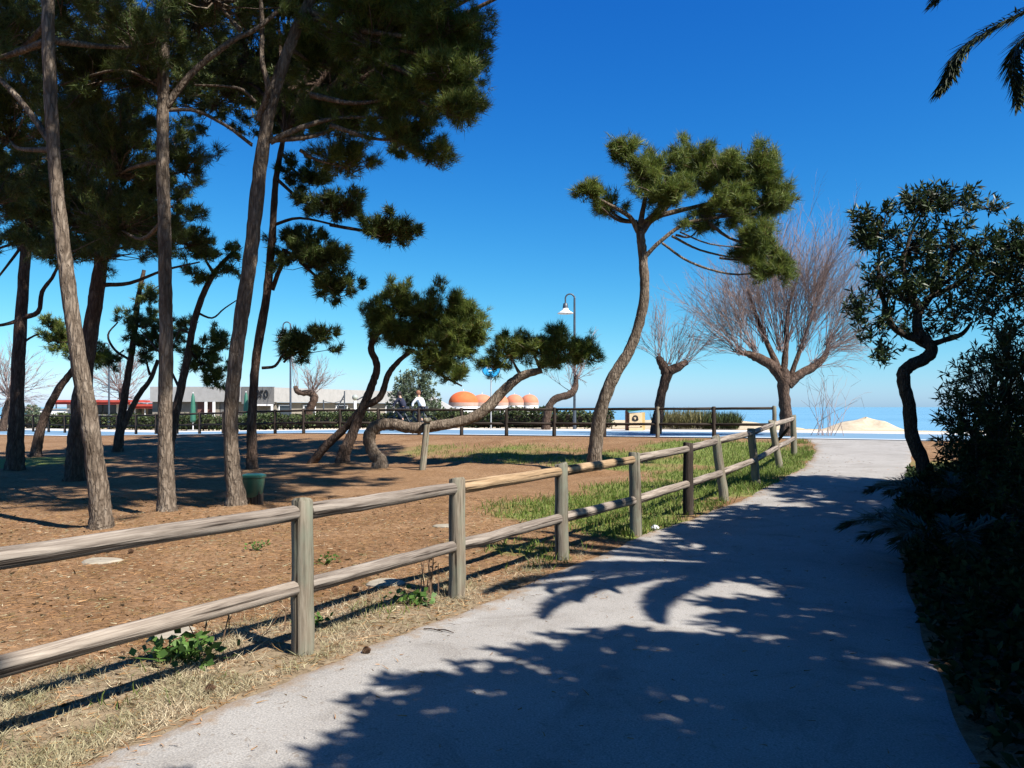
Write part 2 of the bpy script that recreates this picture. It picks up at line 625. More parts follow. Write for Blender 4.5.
# ---- the asphalt path
ys = np.arange(-5.5, 24.95, .07)
rows, drift = [], []
for y in ys:
    l = path_l(y) + .03 * math.sin(y * 3.1) + .016 * math.sin(y * 11.3 + 1) + .008 * math.sin(y * 31 + 2) + rng.uniform(-.008, .008)
    r = path_r(y) + .015 * math.sin(y * 4.3)
    xs = l + (r - l) * np.array([0, .02, .045, .075, .11, .15, .2, .3, .42, .54, .66, .76, .84, .9, .95, 1])
    yy = np.minimum(y, P0[1] - (xs - P0[0]) * .4761 + .12)
    z = hz(xs, yy) + .012
    z[0] -= .02
    z[-1] -= .02
    rows.append(np.stack([xs, yy, z], 1))
    drift.append(np.clip(1 - (xs - l) / .45, 0, 1) + .7 * np.clip(1 - (r - xs) / .5, 0, 1))
rows = np.array(rows)
mb = MB()
k = 16
i, j = np.meshgrid(np.arange(len(ys) - 1), np.arange(k - 1), indexing='ij')
a0 = i * k + j
mb.add(rows.reshape(-1, 3), np.stack([a0, a0 + 1, a0 + 1 + k, a0 + k], -1).reshape(-1, 4))
am = mat('worn_asphalt', (.2, .2, .2), .9, .2)
pos = coords(am, 'Position')
nA = noise(am, pos, 90, 4, .7)
nB = noise(am, pos, 1.3, 5, .6)
nC = noise(am, pos, 9, 4, .6)
c = ramp(am, nA, [(.28, (.145, .14, .135)), (.5, (.27, .256, .236)), (.72, (.40, .378, .345))])
c = mix(am, ramp(am, nB, [(.35, (0, 0, 0)), (.7, (1, 1, 1))]), c, mix(am, 1.0, c, (.82, .81, .80), 'MULTIPLY'))
c = mix(am, ramp(am, nC, [(.6, (0, 0, 0)), (.8, (.35, .35, .35))]), c, (.24, .22, .19))
nD = noise(am, coords(am, 'Position', (.7, .7, 1)), 1.7, 6, .7, 1.5)
c = mix(am, ramp(am, nD, [(.52, (0, 0, 0)), (.75, (.9, .9, .9))]), c, mix(am, 1.0, c, (.62, .59, .56), 'MULTIPLY'))
nE = noise(am, pos, 28, 3, .5)
c = mix(am, ramp(am, nE, [(.64, (0, 0, 0)), (.70, (.55, .55, .55))]), c, (.15, .12, .09))
setcol(am, c)
bump(am, nA, .5, .004)
dr = math_(am, 'ADD', attr(am, 'drift'), math_(am, 'MULTIPLY', math_(am, 'SUBTRACT', noise(am, pos, 5, 6, .75), .5), 2.0))
c = mix(am, ramp(am, dr, [(.55, (0, 0, 0)), (1.0, (.85, .85, .85))]), c, mix(am, nA, (.11, .075, .045), (.30, .21, .13)))
setcol(am, c)
tag(mb.build('path', am, smooth=True, attrs={'drift': np.array(drift).ravel()}), 'pale grey worn asphalt footpath curving up to the road', 'path', kind='structure')


# ---- the road / cycle track beyond the far fence, with its white lines
def band(name, d0, d1, s0, s1, lift, material, label, cat):
    ss = np.arange(s0, s1, .8)
    dd = np.linspace(d0, d1, max(2, int(abs(d1 - d0) / .8) + 1))
    SS, DD = np.meshgrid(ss, dd)
    X = P0[0] + SS * SD[0] + DD * ND[0]
    Y = P0[1] + SS * SD[1] + DD * ND[1]
    mb = MB()
    kk = len(ss)
    i, j = np.meshgrid(np.arange(len(dd) - 1), np.arange(kk - 1), indexing='ij')
    a0 = i * kk + j
    mb.add(np.stack([X, Y, zf(SS) + lift], -1).reshape(-1, 3), np.stack([a0, a0 + kk, a0 + kk + 1, a0 + 1], -1).reshape(-1, 4))
    return tag(mb.build(name, material, smooth=True), label, cat, kind='structure')


rm = mat('pale_road_surface', (.3, .33, .36), .85, .2)
pos = coords(rm, 'Position')
nA = noise(rm, pos, 40, 4, .7)
nB = noise(rm, pos, .6, 4)
c = ramp(rm, nA, [(.3, (.10, .185, .27)), (.7, (.155, .255, .35))])
setcol(rm, mix(rm, nB, c, mix(rm, 1.0, c, (.85, .85, .85), 'MULTIPLY')))
sm = speckled('pavement_concrete', (.42, .40, .37), (.55, .53, .49), 6, .9, .2, 0)
wm = speckled('white_road_paint', (.6, .6, .6), (.8, .8, .8), 20, .7, .3, 0)
band('road', -.25, -6.6, -30, 60, .020, rm, 'pale blue cycle track along the beach hedge', 'road')
band('pavement', -6.6, -9.2, -30, 60, .024, sm, 'sunlit pale pavement at the foot of the hedge', 'pavement')
band('road_marking', -.45, -.75, -30, 60, .026, wm, 'white painted line on the near edge of the track', 'road marking')
band('road_marking', -6.1, -6.4, -30, 60, .026, wm, 'white painted line on the far edge of the track', 'road marking')

# ---- the sea
mb = MB()
sx = np.array([-9000, -2000, -500, -100, 0, 100, 500, 2000, 9000.0])
sy = np.array([45, 60, 120, 300, 1000, 3000, 9000.0])
X, Y = np.meshgrid(sx, sy)
i, j = np.meshgrid(np.arange(len(sy) - 1), np.arange(len(sx) - 1), indexing='ij')
a0 = i * len(sx) + j
mb.add(np.stack([X, Y, X * 0 - 1.0], -1).reshape(-1, 3), np.stack([a0, a0 + 1, a0 + 1 + len(sx), a0 + len(sx)], -1).reshape(-1, 4))
wm_ = mat('sea_water', (.03, .2, .3), .22, .5)
pos = coords(wm_, 'Position', (.25, .7, 1))
nW = noise(wm_, pos, 1.0, 5, .6)
nL = noise(wm_, coords(wm_, 'Position', (.004, .03, 1)), 1.0, 4)
setcol(wm_, ramp(wm_, nL, [(.3, (.125, .245, .33)), (.7, (.18, .32, .41))]))
bump(wm_, nW, .6, .25)
tag(mb.build('sea', wm_), 'calm turquoise sea reaching the horizon', 'sea', kind='structure')

# sand heap on the beach
mb = MB()
nr, na = 16, 40
base = P(866, 433, 37.5)
V, ring = [], []
for q in range(nr + 1):
    r = 1.0 - q / nr
    for t in range(na):
        an = t / na * 2 * np.pi
        rr = r * (1 + .16 * math.sin(an * 2 + 1) + .08 * math.sin(an * 5))
        x = base[0] + rr * 1.95 * math.cos(an)
        y = base[1] + rr * 1.7 * math.sin(an)
        h = .66 * max(0, (1 - r)) ** 1.0 * (1 + .08 * math.sin(an * 3 + r * 6)) + .10 * math.exp(-((r - .45) / .2) ** 2) * math.sin(an * 2.3 + 1)
        V.append((x, y, H(x, y) - .05 + h * 1.0))
f = [[q * na + t, q * na + (t + 1) % na, (q + 1) * na + (t + 1) % na, (q + 1) * na + t] for q in range(nr) for t in range(na)]
mb.add(V, f)
sandmat = speckled('heaped_sand', (.33, .27, .19), (.44, .37, .27), 5, .95, .1, .05)
o = mb.build('sand_heap', sandmat, origin=(base[0], base[1], H(base[0], base[1])), smooth=True)
tag(o, 'heap of pale sand on the beach beyond the end of the path', 'sand heap')


# ------------------------------------------------------------------ wooden fences
def log(name, A, B, ra, rb, material, parent, label=None, n=12, worn=.03, seg=7):
    """a round timber whose own z axis runs along the grain"""
    A, B = Vector(A), Vector(B)
    d = B - A
    L = d.length
    mb = MB()
    pts = [(rng.normal(0, .0022), rng.normal(0, .0022), L * q / seg) for q in range(seg + 1)]
    rads = [ra + (rb - ra) * q / seg for q in range(seg + 1)]
    # rounded ends
    e_ = min(.012, L * .05)
    pts = [(0, 0, 0)] + [(pts[0][0], pts[0][1], e_)] + pts[1:-1] + [(pts[-1][0], pts[-1][1], L - e_)] + [(0, 0, L)]
    rads = [ra * .86] + rads + [rb * .86]
    tube(mb, pts, rads, n, 1, worn)
    o = mb.build(name, material, smooth=False)
    for p in o.data.polygons: p.use_smooth = len(p.vertices) == 4
    o.parent = parent
    q = d.to_track_quat('Z', 'Y')
    o.rotation_mode = 'QUATERNION'
    o.rotation_quaternion = q
    o.location = A - Vector(parent_origin(parent))
    if label: o['label'] = label
    return o


near_posts = [(-2.36, 3.52, 0, 0), (-1.36, 5.2, 0, 0), (-.462, 6.72, 0, .0), (.52, 8.33, -.01, .0), (1.49, 9.6, -.02, 0), (2.45, 11.1, -.01, 0),
              (3.30, 12.35, -.16, 0), (4.38, 14.3, -.11, 0), (5.72, 17.0, -.2, 0), (6.95, 19.7, -.03, 0)]
nf = thing('wooden_fence', 'weathered grey post and rail fence along the left edge of the path', 'fence', (-1.36, 5.2, 0))
tops = []
for q, (x, y, lean, _) in enumerate(near_posts):
    z = H(x, y)
    top = (x + lean, y + rng.normal(0, .015), z + 1.0)
    dark = q == 5  # palm shade on this post is painted in as a darker wood
    log('post', (x, y, z - .15), top, .076, .068, M['dark_wood'] if dark else M['post_wood'], nf,
        'post in palm shade, the shade put into darker wood' if dark else None, 14)
    tops.append((np.array([x, y, z]), np.array(top)))
for q in range(len(tops) - 1):
    (b0, t0), (b1, t1) = tops[q], tops[q + 1]
    for hgt, kind in ((.915, 'top'), (.43, 'low')):
        A = b0 + (t0 - b0) * hgt
        B = b1 + (t1 - b1) * hgt
        dirv = nrm(B - A)
        A, B = A + dirv * .055, B - dirv * .055
        tan = kind == 'top' and q in (2, 3)
        log('rail', A, B, .054 + rng.uniform(-.004, .004), .05 + rng.uniform(-.004, .004), M['rail_tan'] if tan else M['rail_wood'], nf,
            'newer tan coloured top rail' if tan else None, 12)
log('brace', (6.35, 20.3, H(6.35, 20.3) - .05), (6.9, 19.85, H(6.95, 19.7) + .72), .04, .04, M['dark_wood'], nf, 'dark slanting brace behind the last posts')

far_line = np.array([(8.2, 25.0), (-8.6, 33.0), (-23, 43.5), (-38, 54)])
seglen = np.linalg.norm(np.diff(far_line, axis=0), axis=1)
cum = np.concatenate([[0], np.cumsum(seglen)])
ff = thing('wooden_fence', 'dark brown post and rail fence between the grove and the cycle track', 'fence', (8.2, 25, .6))
prev = None
for q in range(29):
    t = 1.86 * q
    if t > cum[-1]: break
    x, y = np.interp(t, cum, far_line[:, 0]), np.interp(t, cum, far_line[:, 1])
    z = H(x, y)
    tp = np.array([x + rng.normal(0, .02), y, z + 1.02])
    lit = q in (0, 2)  # posts in the sun: their brightness comes from a paler wood
    log('post', (x, y, z - .1), tp, .07, .066, M['post_wood'] if lit else M['dark_wood'], ff, 'sunlit post, its light put into paler wood' if lit else None, 10, seg=4)
    if prev is not None:
        for hgt in (.94, .44):
            A, B = prev[0] + (prev[1] - prev[0]) * hgt, np.array([x, y, z]) + (tp - np.array([x, y, z])) * hgt
            dv = nrm(B - A)
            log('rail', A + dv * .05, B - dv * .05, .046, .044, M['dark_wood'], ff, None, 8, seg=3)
    prev = (np.array([x, y, z]), tp)


# ------------------------------------------------------------------ pines
def tuft_cloud(crown, trunk, c, rad, n, m, k, L, W, attach=None, twig_r=.008, shell=.55, upb=.5, dirs=None):
    """clumps of needle tufts through an ellipsoid, each carried by a twig"""
    u = nrm(rng.normal(0, 1, (n, 3)))
    r = (shell + (1 - shell) * rng.uniform(0, 1, n)) ** .8
    r = np.where(rng.uniform(0, 1, n) < .28, rng.uniform(.1, .7, n), r)
    lump = 1 + .34 * np.sin(u[:, 0] * 5 + c[0] * 3) * np.sin(u[:, 2] * 5 + c[2]) + .2 * np.sin(u[:, 1] * 9 + c[1]) + rng.normal(0, .19, n)
    pts = c + u * (r * lump)[:, None] * rad
    root = c - np.array([0, 0, rad[2] * .35]) + (pts - c) * .25 + rng.normal(0, .05, (n, 3))
    mid = (root + pts) / 2 + rng.normal(0, .06, (n, 3)) + np.array([0, 0, -.03])
    sticks(trunk, root, mid, twig_r * 1.5, twig_r)
    sticks(trunk, mid, pts, twig_r, twig_r * .5)
    ctr = np.repeat(c[None], n, 0) - np.array([0, 0, rad[2] * .4])
    sticks(trunk, ctr + (root - ctr) * .1, root, twig_r * 2.2, twig_r * 1.4)
    # tufts along the outer half of the twig
    tt = rng.uniform(.62, 1.06, (n, m, 1))
    C = (mid[:, None] * (1 - tt) + pts[:, None] * tt + rng.normal(0, .036 * (L / .13), (n, m, 3))).reshape(-1, 3)
    D = np.repeat(nrm(pts - c), m, 0) * .5 + np.array([0, 0, upb]) + rng.normal(0, .45, (n * m, 3))
    needles(crown, C, nrm(D), k, L, W, 1.0)


def pine(name, label, cat, stems, blobs, Y, group='umbrella pines in the grove', bk='bark', nd='needle', W=None, L=.17, tuft=(13, 17), limbs=(), sides=14, noise_=.10, rs=1.0, canopy=()):
    """stems / limbs: lists of (px, py, depth, radius); blobs: (px, py, rx px, ry px, depth, n, attach index or None)"""
    g = stems[0][0]
    bx = (g[0] - CX) / F * g[2]
    base = np.array([bx, g[2], H(bx, g[2])])
    root = thing(name, label, cat, tuple(base), group)
    tr, cr = MB(), MB()
    for si, st in enumerate(list(stems) + list(limbs)):
        pts = [P(a_[0], a_[1], a_[2]) for a_ in st]
        rads = [a_[3] * (rs if si < len(stems) else max(rs, .8)) for a_ in st]
        if si == 0:
            pts[0] = base + np.array([0, 0, -.12])
            pts.insert(1, base + (pts[1] - base) * .08 + np.array([0, 0, .12]))
            rads = [rads[0] * 1.5, rads[0] * 1.08] + rads[1:]
        tube(tr, pts, rads, sides if si < len(stems) else 6, 8 if si < len(stems) else 4, noise_)
    W = W or max(.004, .62 * Y / F)
    for (px, py, rx, ry, yy, n, att) in blobs:
        c = P(px, py, yy)
        rad = np.array([rx / F * yy, max(rx, ry) * .8 / F * yy, ry / F * yy])
        if py + ry < -12:
            tuft_cloud(cr, tr, c, rad, n, 8, 9, L * 1.6, W * 2.6)
        else:
            tuft_cloud(cr, tr, c, rad, int(n * .74), tuft[0], tuft[1], L, W)
        if att is not None:
            A = P(*att[:3])
            mid = (A + c) / 2 + np.array([0, 0, -.12 * np.linalg.norm(c - A)]) + rng.normal(0, .06, 3)
            r0 = att[3] if len(att) > 3 else .045
            tube(tr, [A, mid, c - np.array([0, 0, rad[2] * .4])], [r0, r0 * .7, r0 * .35], 6, 4, .08)
    for gx_, gy_, gz_ in canopy:  # high crown lumps placed to throw shade on the grove floor
        c = np.array([gx_, gy_, gz_])
        tuft_cloud(cr, tr, c, np.array([1.55, 1.5, .6]), 120, 8, 9, L * 1.6, max(W, .012) * 2.2)
        A = P(*stems[0][-1][:3])
        tube(tr, [A, (A + c) / 2 + [0, 0, .3], c - [0, 0, .2]], [.06, .045, .02], 6, 3)
    tr.build('trunk', M[bk], root, tuple(base), smooth=True)
    cr.build('crown', M[nd], root, tuple(base))
    return root


def wb(x, y, z, r, h, n, att=None):
    """a crown lump given in metres"""
    return (CX + F * x / y, HY - F * (z - EZ) / y, r * F / y, h * F / y, y, n, att)


# --- the free-standing pine on the bank
pine('pine_tree', 'lone windswept pine with a bent bare trunk standing on the bank beside the path', 'pine tree',
     [[(594, 460, 18.5, .22), (600, 415, 18.4, .21), (612, 380, 18.3, .19), (632, 345, 18.3, .165), (644, 300, 18.3, .15), (643, 258, 18.4, .145), (640, 232, 18.4, .13)]],
     [(588, 190, 12, 9, 18.2, 19, (637, 222, 18.4, .05)), (607, 205, 18, 10, 18.6, 25, (637, 222, 18.4, .05)), (625, 150, 14, 9, 18.3, 28, (645, 180, 18.2, .03)),
      (650, 170, 28, 22, 18.4, 70, (640, 225, 18.4, .07)), (690, 165, 30, 22, 18.9, 84, (640, 228, 18.4, .08)), (665, 195, 34, 16, 18.0, 58, (638, 226, 18.4, .06)),
      (725, 170, 30, 24, 18.5, 84, (700, 210, 18.5, .06)), (764, 168, 20, 24, 18.4, 81, (700, 210, 18.5, .06)), (735, 205, 38, 22, 18.3, 84, (700, 210, 18.5, .06)),
      (772, 200, 24, 24, 18.5, 78, (725, 205, 18.5, .05)), (760, 238, 26, 18, 18.2, 70, (700, 215, 18.4, .05)), (752, 252, 20, 14, 18.5, 42, (720, 258, 18.2, .03)),
      (772, 268, 22, 11, 18.2, 42, (765, 262, 18.2, .03)), (700, 225, 18, 7, 18.5, 16, (676, 235, 18.3, .03))],
     18.5, rs=.72, group=None, W=.0125, L=.20, tuft=(12, 16),
     limbs=[[(641, 234, 18.4, .10), (655, 218, 18.4, .085), (690, 208, 18.5, .06), (725, 200, 18.5, .04)],
            [(644, 258, 18.4, .07), (662, 240, 18.3, .06), (690, 222, 18.3, .05), (740, 215, 18.3, .03)],
            [(662, 243, 18.3, .04), (690, 262, 18.2, .035), (730, 274, 18.2, .03), (765, 272, 18.2, .02)],
            [(672, 236, 18.3, .04), (700, 250, 18.5, .03), (740, 258, 18.5, .025), (780, 254, 18.4, .018)],
            [(680, 232, 18.3, .03), (710, 244, 18.0, .024), (750, 248, 18.0, .015)],
            [(638, 232, 18.4, .08), (630, 217, 18.3, .07), (610, 205, 18.3, .045), (590, 194, 18.2, .03)],
            [(648, 180, 18.3, .03), (636, 166, 18.3, .025), (626, 156, 18.3, .018)]], noise_=.09)

# --- the tall pines of the grove at the left
pine('pine_tree', 'tall pine nearest the left edge with a slim grey trunk bent to the left', 'pine tree',
     [[(101, 533, 10.2, .135), (96, 470, 10.2, .125), (88, 410, 10.2, .115), (77, 350, 10.2, .105), (65, 260, 10.2, .095), (55, 170, 10.2, .085), (50, 80, 10.2, .085), (48, 0, 10.2, .08), (52, -120, 10.3, .07)]],
     [(60, -40, 110, 55, 10.6, 110, (50, 20, 10.2, .05)), (-30, 40, 75, 60, 10.8, 80, (50, 40, 10.2, .05)), (140, 30, 60, 45, 11.2, 55, (50, 40, 10.2, .05)), (10, 120, 60, 50, 12, 60, (52, 150, 10.2, .04)),
      (40, -170, 190, 70, 10.4, 130, (50, -60, 10.2, .05)), (10, 30, 120, 50, 12.5, 110, (50, 20, 10.2, .05)), (60, -80, 160, 60, 13.5, 130, None), (-10, 190, 60, 40, 13.5, 50, None), (90, 70, 50, 45, 12.6, 60, None)],
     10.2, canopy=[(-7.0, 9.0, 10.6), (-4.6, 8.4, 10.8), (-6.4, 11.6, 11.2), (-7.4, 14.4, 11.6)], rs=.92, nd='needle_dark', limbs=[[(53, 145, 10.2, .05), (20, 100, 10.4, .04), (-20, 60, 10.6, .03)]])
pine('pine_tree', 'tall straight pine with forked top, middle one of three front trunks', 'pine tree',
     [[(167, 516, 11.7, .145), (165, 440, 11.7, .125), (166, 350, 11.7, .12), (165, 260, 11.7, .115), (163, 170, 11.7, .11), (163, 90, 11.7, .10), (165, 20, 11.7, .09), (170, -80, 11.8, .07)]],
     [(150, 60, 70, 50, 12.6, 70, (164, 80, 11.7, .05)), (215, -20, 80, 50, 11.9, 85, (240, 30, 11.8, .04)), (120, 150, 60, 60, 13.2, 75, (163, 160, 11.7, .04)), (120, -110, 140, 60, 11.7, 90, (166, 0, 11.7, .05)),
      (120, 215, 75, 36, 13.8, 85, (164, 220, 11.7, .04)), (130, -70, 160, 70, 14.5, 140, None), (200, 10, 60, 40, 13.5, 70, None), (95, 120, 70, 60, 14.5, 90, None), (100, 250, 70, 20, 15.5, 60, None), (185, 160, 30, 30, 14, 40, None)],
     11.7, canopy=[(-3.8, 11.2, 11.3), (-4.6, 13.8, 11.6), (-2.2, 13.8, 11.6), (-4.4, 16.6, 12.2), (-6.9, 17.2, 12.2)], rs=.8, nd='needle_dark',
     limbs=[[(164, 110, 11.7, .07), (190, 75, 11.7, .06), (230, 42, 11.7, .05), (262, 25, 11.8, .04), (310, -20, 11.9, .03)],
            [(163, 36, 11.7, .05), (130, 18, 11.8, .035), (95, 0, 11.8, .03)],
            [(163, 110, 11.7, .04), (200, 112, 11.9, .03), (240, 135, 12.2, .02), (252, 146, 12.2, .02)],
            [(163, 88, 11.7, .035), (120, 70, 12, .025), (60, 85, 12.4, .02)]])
pine('pine_tree', 'big leaning pine of the grove with its wide crown reaching right, green bin behind it', 'pine tree',
     [[(236, 513, 12.2, .17), (232, 460, 12.2, .145), (231, 410, 12.2, .14), (238, 340, 12.2, .14), (250, 260, 12.2, .14), (260, 170, 12.2, .135), (272, 100, 12.2, .12), (292, 40, 12.2, .11), (318, -20, 12.3, .09), (340, -100, 12.4, .07)]],
     [(370, 25, 60, 40, 12.4, 95, (305, 10, 12.2, .06)), (440, 20, 42, 34, 12.2, 85, (360, 30, 12.3, .05)), (450, 75, 34, 26, 12.0, 60, (380, 60, 12.3, .05)),
      (400, 85, 50, 28, 12.5, 75, (310, 95, 12.3, .05)), (345, 110, 48, 34, 12.9, 75, (270, 140, 12.2, .05)), (462, 108, 24, 16, 11.9, 36, (410, 95, 12.3, .03)),
      (405, 135, 42, 16, 12.7, 46, (330, 125, 12.4, .04)), (315, 50, 45, 40, 13.4, 70, (290, 50, 12.2, .04)), (430, 155, 20, 9, 12.6, 14, (400, 140, 12.5, .02)),
      (460, 50, 26, 22, 12.4, 40, (400, 50, 12.3, .03)), (400, -60, 110, 50, 12.3, 150, (325, -40, 12.3, .06)), (470, -140, 130, 60, 11.4, 170, None), (330, -110, 130, 50, 13.8, 140, None), (250, -60, 90, 45, 13.5, 90, None), (400, 50, 80, 60, 13.2, 50, None), (440, 60, 40, 50, 12.8, 40, None), (345, 160, 40, 16, 13.2, 34, (300, 150, 12.6, .03))],
     12.2, canopy=[(-2.2, 8.2, 10.8), (.2, 8.0, 10.8), (2.3, 8.2, 10.8), (-1.2, 10.8, 11.2), (1.2, 10.8, 11.2), (3.2, 10.8, 11.2), (.2, 13.4, 11.6), (2.5, 13.4, 11.6), (-1.9, 16.4, 12.2), (.5, 16.2, 12.2), (2.7, 16.0, 12.2)], rs=.76, limbs=[[(270, 142, 12.2, .06), (300, 128, 12.3, .05), (340, 118, 12.5, .035), (400, 118, 12.6, .02)],
                  [(258, 120, 12.2, .07), (268, 90, 12.0, .06), (262, 60, 11.9, .05), (262, 20, 11.9, .045), (258, -40, 11.8, .04)],
                  [(252, 145, 12.2, .035), (225, 125, 12.0, .03), (185, 105, 11.9, .02)],
                  [(256, 102, 12.2, .03), (238, 88, 12.1, .025), (195, 85, 12.1, .018)],
                  [(300, 25, 12.2, .05), (350, 10, 12.3, .035), (410, 15, 12.2, .025)]])
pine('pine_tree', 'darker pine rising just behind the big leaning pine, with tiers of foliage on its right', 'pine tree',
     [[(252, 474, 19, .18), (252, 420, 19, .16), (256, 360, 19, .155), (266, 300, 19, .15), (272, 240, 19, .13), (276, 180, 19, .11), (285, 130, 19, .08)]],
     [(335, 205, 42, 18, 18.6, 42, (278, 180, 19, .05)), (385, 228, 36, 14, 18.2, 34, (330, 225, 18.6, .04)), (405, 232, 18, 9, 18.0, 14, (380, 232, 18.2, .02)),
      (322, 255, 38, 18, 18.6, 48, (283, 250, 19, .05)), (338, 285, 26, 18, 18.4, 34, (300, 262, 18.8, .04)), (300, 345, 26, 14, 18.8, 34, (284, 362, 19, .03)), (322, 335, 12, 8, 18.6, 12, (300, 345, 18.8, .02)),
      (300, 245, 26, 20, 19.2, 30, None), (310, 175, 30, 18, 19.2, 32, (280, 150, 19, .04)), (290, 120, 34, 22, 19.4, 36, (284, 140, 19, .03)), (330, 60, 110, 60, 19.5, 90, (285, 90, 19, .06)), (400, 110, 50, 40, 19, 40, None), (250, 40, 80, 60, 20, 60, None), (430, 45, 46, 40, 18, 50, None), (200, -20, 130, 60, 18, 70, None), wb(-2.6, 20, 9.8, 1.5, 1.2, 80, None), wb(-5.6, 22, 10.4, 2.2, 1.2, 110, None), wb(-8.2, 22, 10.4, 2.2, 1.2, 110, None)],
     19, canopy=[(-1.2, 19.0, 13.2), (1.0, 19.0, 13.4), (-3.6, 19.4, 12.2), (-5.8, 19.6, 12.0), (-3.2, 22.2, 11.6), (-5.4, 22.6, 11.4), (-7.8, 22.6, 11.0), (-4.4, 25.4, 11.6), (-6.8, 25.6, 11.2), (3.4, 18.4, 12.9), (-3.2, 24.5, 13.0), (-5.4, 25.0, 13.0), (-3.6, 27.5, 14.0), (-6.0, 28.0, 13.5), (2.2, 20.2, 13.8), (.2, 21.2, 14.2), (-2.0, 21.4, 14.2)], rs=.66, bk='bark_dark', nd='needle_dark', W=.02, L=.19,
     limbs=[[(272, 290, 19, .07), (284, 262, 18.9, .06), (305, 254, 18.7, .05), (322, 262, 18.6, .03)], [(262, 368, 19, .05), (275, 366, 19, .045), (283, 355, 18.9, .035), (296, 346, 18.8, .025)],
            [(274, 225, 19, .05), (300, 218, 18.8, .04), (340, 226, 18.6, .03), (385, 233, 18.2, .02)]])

# --- darker pines deeper in the grove
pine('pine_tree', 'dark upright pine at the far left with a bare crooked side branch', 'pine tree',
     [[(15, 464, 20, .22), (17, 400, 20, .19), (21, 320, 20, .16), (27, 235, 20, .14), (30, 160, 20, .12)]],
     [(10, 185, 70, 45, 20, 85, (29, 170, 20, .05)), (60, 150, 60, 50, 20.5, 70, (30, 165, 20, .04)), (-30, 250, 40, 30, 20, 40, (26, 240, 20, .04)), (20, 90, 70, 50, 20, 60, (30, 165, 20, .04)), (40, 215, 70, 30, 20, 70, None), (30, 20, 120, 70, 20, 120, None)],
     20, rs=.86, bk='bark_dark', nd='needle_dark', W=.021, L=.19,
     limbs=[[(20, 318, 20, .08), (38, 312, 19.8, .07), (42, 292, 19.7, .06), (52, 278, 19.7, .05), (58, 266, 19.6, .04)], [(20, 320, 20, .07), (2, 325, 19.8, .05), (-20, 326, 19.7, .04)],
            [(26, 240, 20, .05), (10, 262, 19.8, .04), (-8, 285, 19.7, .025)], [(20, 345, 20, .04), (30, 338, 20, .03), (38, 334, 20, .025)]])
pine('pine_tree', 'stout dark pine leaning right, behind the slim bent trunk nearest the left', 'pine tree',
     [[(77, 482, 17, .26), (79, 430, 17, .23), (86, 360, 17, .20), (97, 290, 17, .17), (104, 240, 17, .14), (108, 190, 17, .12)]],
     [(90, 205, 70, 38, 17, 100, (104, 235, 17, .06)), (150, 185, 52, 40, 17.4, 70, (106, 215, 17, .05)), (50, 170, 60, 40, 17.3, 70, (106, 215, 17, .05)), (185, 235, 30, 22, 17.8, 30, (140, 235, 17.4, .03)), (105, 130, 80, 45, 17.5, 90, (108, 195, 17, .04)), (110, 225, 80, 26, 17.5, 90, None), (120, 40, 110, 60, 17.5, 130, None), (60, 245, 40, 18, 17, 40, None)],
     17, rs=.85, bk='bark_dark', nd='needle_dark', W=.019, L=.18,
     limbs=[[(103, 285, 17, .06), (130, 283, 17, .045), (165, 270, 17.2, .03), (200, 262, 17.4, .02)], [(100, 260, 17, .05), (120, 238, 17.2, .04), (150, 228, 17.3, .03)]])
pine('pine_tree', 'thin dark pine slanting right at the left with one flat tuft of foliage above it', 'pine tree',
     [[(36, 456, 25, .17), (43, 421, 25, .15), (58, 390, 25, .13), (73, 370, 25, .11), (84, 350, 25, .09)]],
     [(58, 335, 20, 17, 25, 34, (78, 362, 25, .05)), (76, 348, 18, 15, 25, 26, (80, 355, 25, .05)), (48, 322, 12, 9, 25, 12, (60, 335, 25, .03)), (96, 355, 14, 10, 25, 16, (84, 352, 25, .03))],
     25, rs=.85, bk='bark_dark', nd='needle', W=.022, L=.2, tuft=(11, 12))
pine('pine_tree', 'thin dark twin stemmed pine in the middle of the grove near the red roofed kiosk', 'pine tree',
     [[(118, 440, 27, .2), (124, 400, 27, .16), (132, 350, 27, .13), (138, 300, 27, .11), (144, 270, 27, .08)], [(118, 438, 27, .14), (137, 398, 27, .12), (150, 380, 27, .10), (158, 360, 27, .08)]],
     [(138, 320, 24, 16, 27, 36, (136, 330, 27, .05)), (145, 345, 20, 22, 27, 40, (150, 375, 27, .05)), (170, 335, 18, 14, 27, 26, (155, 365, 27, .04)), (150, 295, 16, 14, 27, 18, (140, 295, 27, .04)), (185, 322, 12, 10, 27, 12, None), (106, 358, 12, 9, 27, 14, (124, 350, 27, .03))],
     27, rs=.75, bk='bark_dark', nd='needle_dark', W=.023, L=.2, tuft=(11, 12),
     limbs=[[(130, 360, 27, .06), (115, 350, 27, .05), (108, 335, 27, .04), (118, 322, 27, .03)], [(137, 305, 27, .04), (150, 292, 27, .03), (160, 285, 27, .02)]])
